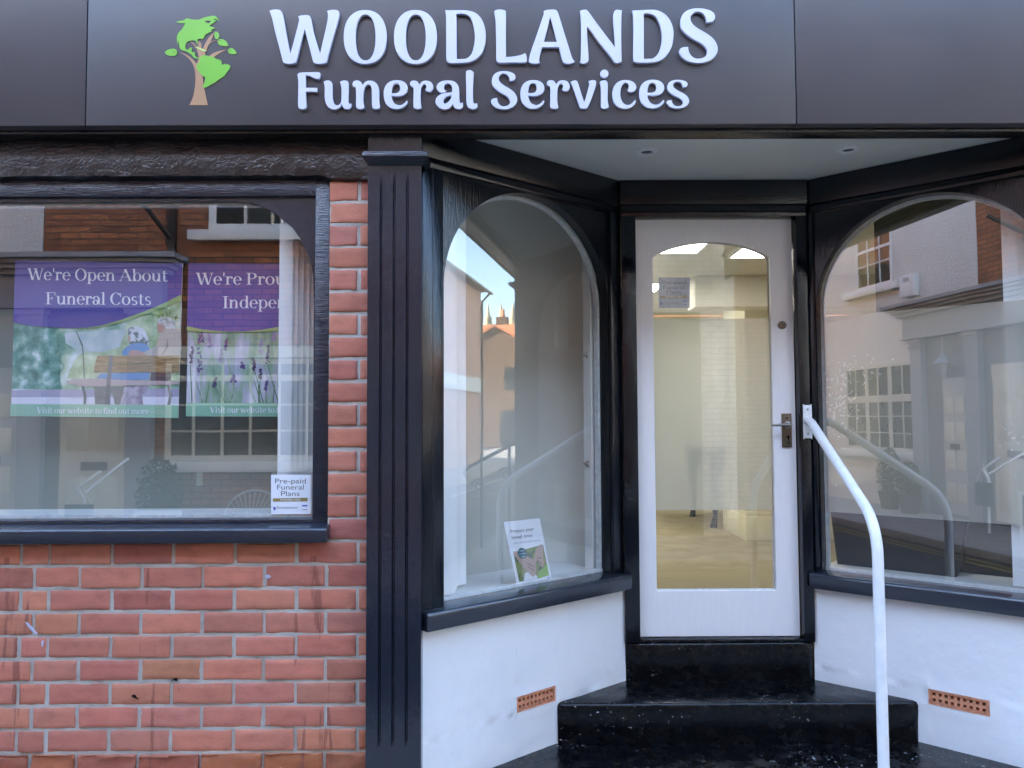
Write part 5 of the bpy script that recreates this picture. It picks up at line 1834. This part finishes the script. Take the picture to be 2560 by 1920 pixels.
# next houses along the street to the right
n1 = thing('terrace_house', (8, YO, 0), 'cream rendered terrace house further right across the street', 'house')
part(MB().box(3.11, 5.0, -12, YO - 1.6, -.1, 6.0), 'passage_wall', M_OB, n1)
part(MB().box(5.01, 14, -12, YO - .05, -.1, 6.6), 'rendered_wall', M_CREAMREND, n1)
part(MB().prism([(YO + .3, 6.61), (-9, 8.6), (-12.3, 6.61)], 3.11, 14, lambda p, q, r: (r, p, q)), 'roof', M_SLATE, n1)
for x in (4.5, 7.5, 10.5):
    ywin(n1, x, x + 1.3, 3.9, 5.3, 2, [(4.6, .05)], sill=.12, y=YO - .05)
    ywin(n1, x, x + 1.6, 1.0, 2.5, 3, [(2.0, .05)], sill=.12, y=YO - .05)
n2 = thing('pink_house', (21, YO, 0), 'pale pink brick building with gutter along the street mirrored in the left splayed window', 'house')
part(MB().box(14.01, 25.5, -12, YO + .1, -.1, 6.5), 'brick_wall', M_OB2, n2)
part(MB().prism([(YO + .45, 6.51), (-9, 8.6), (-12.3, 6.51)], 14.0, 25.62, lambda p, q, r: (r, p, q)), 'roof', M_SLATE, n2)
part(MB().tube([(14, YO + .5, 6.45), (25.7, YO + .5, 6.45)], .06, 8).tube([(25.4, YO + .5, 6.42), (25.4, YO + .17, 6.1), (25.4, YO + .17, 0)], .045, 8), 'gutter', M_IRON, n2)
part(MB().box(16, 25, YO + .101, YO + .2, 2.6, 3.1), 'shop_fascia', simple('pale_blue_board', (.45, .55, .62), .5, .4, .03, 4), n2)
gh = thing('gable_house', (43, -7.5, 0), 'brown brick gable house with orange tiled wing at the end of the street', 'house')
part(MB().prism([(-11.2, -.1), (-5.6, -.1), (-5.6, 5.3), (-9.0, 7.15), (-11.2, 5.9)], 42, 47, lambda p, q, r: (r, p, q)), 'gable_wall', M_OB3, gh)
part(MB().prism([(-11.4, 5.82), (-9.0, 7.22), (-5.4, 5.22), (-5.4, 5.34), (-9.0, 7.36), (-11.4, 5.96)], 41.8, 47.2, lambda p, q, r: (r, p, q)), 'gable_roof', M_TILE, gh)
part(MB().box(47.3, 52, -16, -2, -.1, 6.3), 'wing_wall', M_OB3, gh)
part(MB().prism([(47.0, 6.31), (49.8, 8.3), (52.3, 6.31)], -16.2, -1.8, lambda p, q, r: (p, r, q)), 'tiled_roof', M_TILE, gh)
for y in (-8.4, -7.0):
    m = MB().box(41.96, 41.995, y, y + .8, 3.4, 4.7)
    part(m, 'window', M_GLOSSDARK, gh)
part(MB().box(41.95, 41.99, -8.7, -7.7, 0, 2.1), 'door', M_GLOSSDARK, gh)
tw = thing('church_tower', (102, -20, 0), 'pale stone church tower with pinnacles beyond the tiled roof', 'church')
part(MB().box(99, 105, -23.2, -17, -.1, 14.6), 'tower', M_STONE, tw)
for y in (-22.7, -20.9, -19.3, -17.5):
    part(MB().lathe([(.55, 14.5), (.55, 15.6), (.35, 15.7), (.04, 17.6)], (99.6, y, 0), 8), 'pinnacle', M_STONE, tw)
cpt = thing('chimney_stack', (60, -12.3, 0), 'brick chimney stack against the church tower', 'chimney')
part(MB().box(59.6, 60.4, -12.8, -11.9, 0, 10.2), 'stack', M_OB3, cpt)
part(MB().lathe([(.16, 10.2), (.13, 10.9)], (60, -12.3, 0), 12), 'pot', M_TERRA, cpt)

# this side of the street
s1 = thing('neighbour_house', (20, 0, 0), 'neighbouring cream rendered house right of the shop', 'house')
part(MB().box(7.51, 40, .05, 8, -.1, 6.6), 'rendered_wall', M_CREAMREND, s1)
part(MB().prism([(-.3, 6.61), (4, 8.4), (8.3, 6.61)], 7.51, 40, lambda p, q, r: (r, p, q)), 'roof', M_SLATE, s1)
s2 = thing('neighbour_house', (-14, 0, 0), 'neighbouring brick house left of the shop', 'house')
part(MB().box(-30, -7.51, .05, 8, -.1, 7.4), 'brick_wall', M_OB, s2)
part(MB().prism([(-.3, 7.41), (4, 9), (8.3, 7.41)], -30, -7.51, lambda p, q, r: (r, p, q)), 'roof', M_SLATE, s2)
rg = thing('iron_railing', (6, -.6, 0), 'black iron stair railing with scrolls on the next doorstep to the right', 'railing')
part(MB().tube([(6, -.02, 1.66), (6, -.5, 1.42), (6, -1.35, 1.0), (6, -1.42, .93), (6, -1.38, .86)], .022, 8), 'top_rail', M_IRON, rg)
for y in (-.35, -.85, -1.2):
    part(MB().box(5.985, 6.015, y - .015, y + .015, 0, 1.64 + y * .49 + .1), 'post', M_IRON, rg)
    part(MB().tube([(6, y - .04 - .09 * (1 - k / 22) * math.cos(k * .5), 1.25 + y * .4 + .09 * (1 - k / 22) * math.sin(k * .5)) for k in range(20)], .008, 6), 'scroll', M_IRON, rg)
st = thing('doorstep', (6.4, -.4, 0), 'grey stone doorstep of the next house with iron railing', 'steps')
part(MB().box(6.06, 7.4, -.9, .04, 0, .18).box(6.06, 7.4, -.5, .04, .181, .36), 'step', M_PAVE, st, bevel=.01)
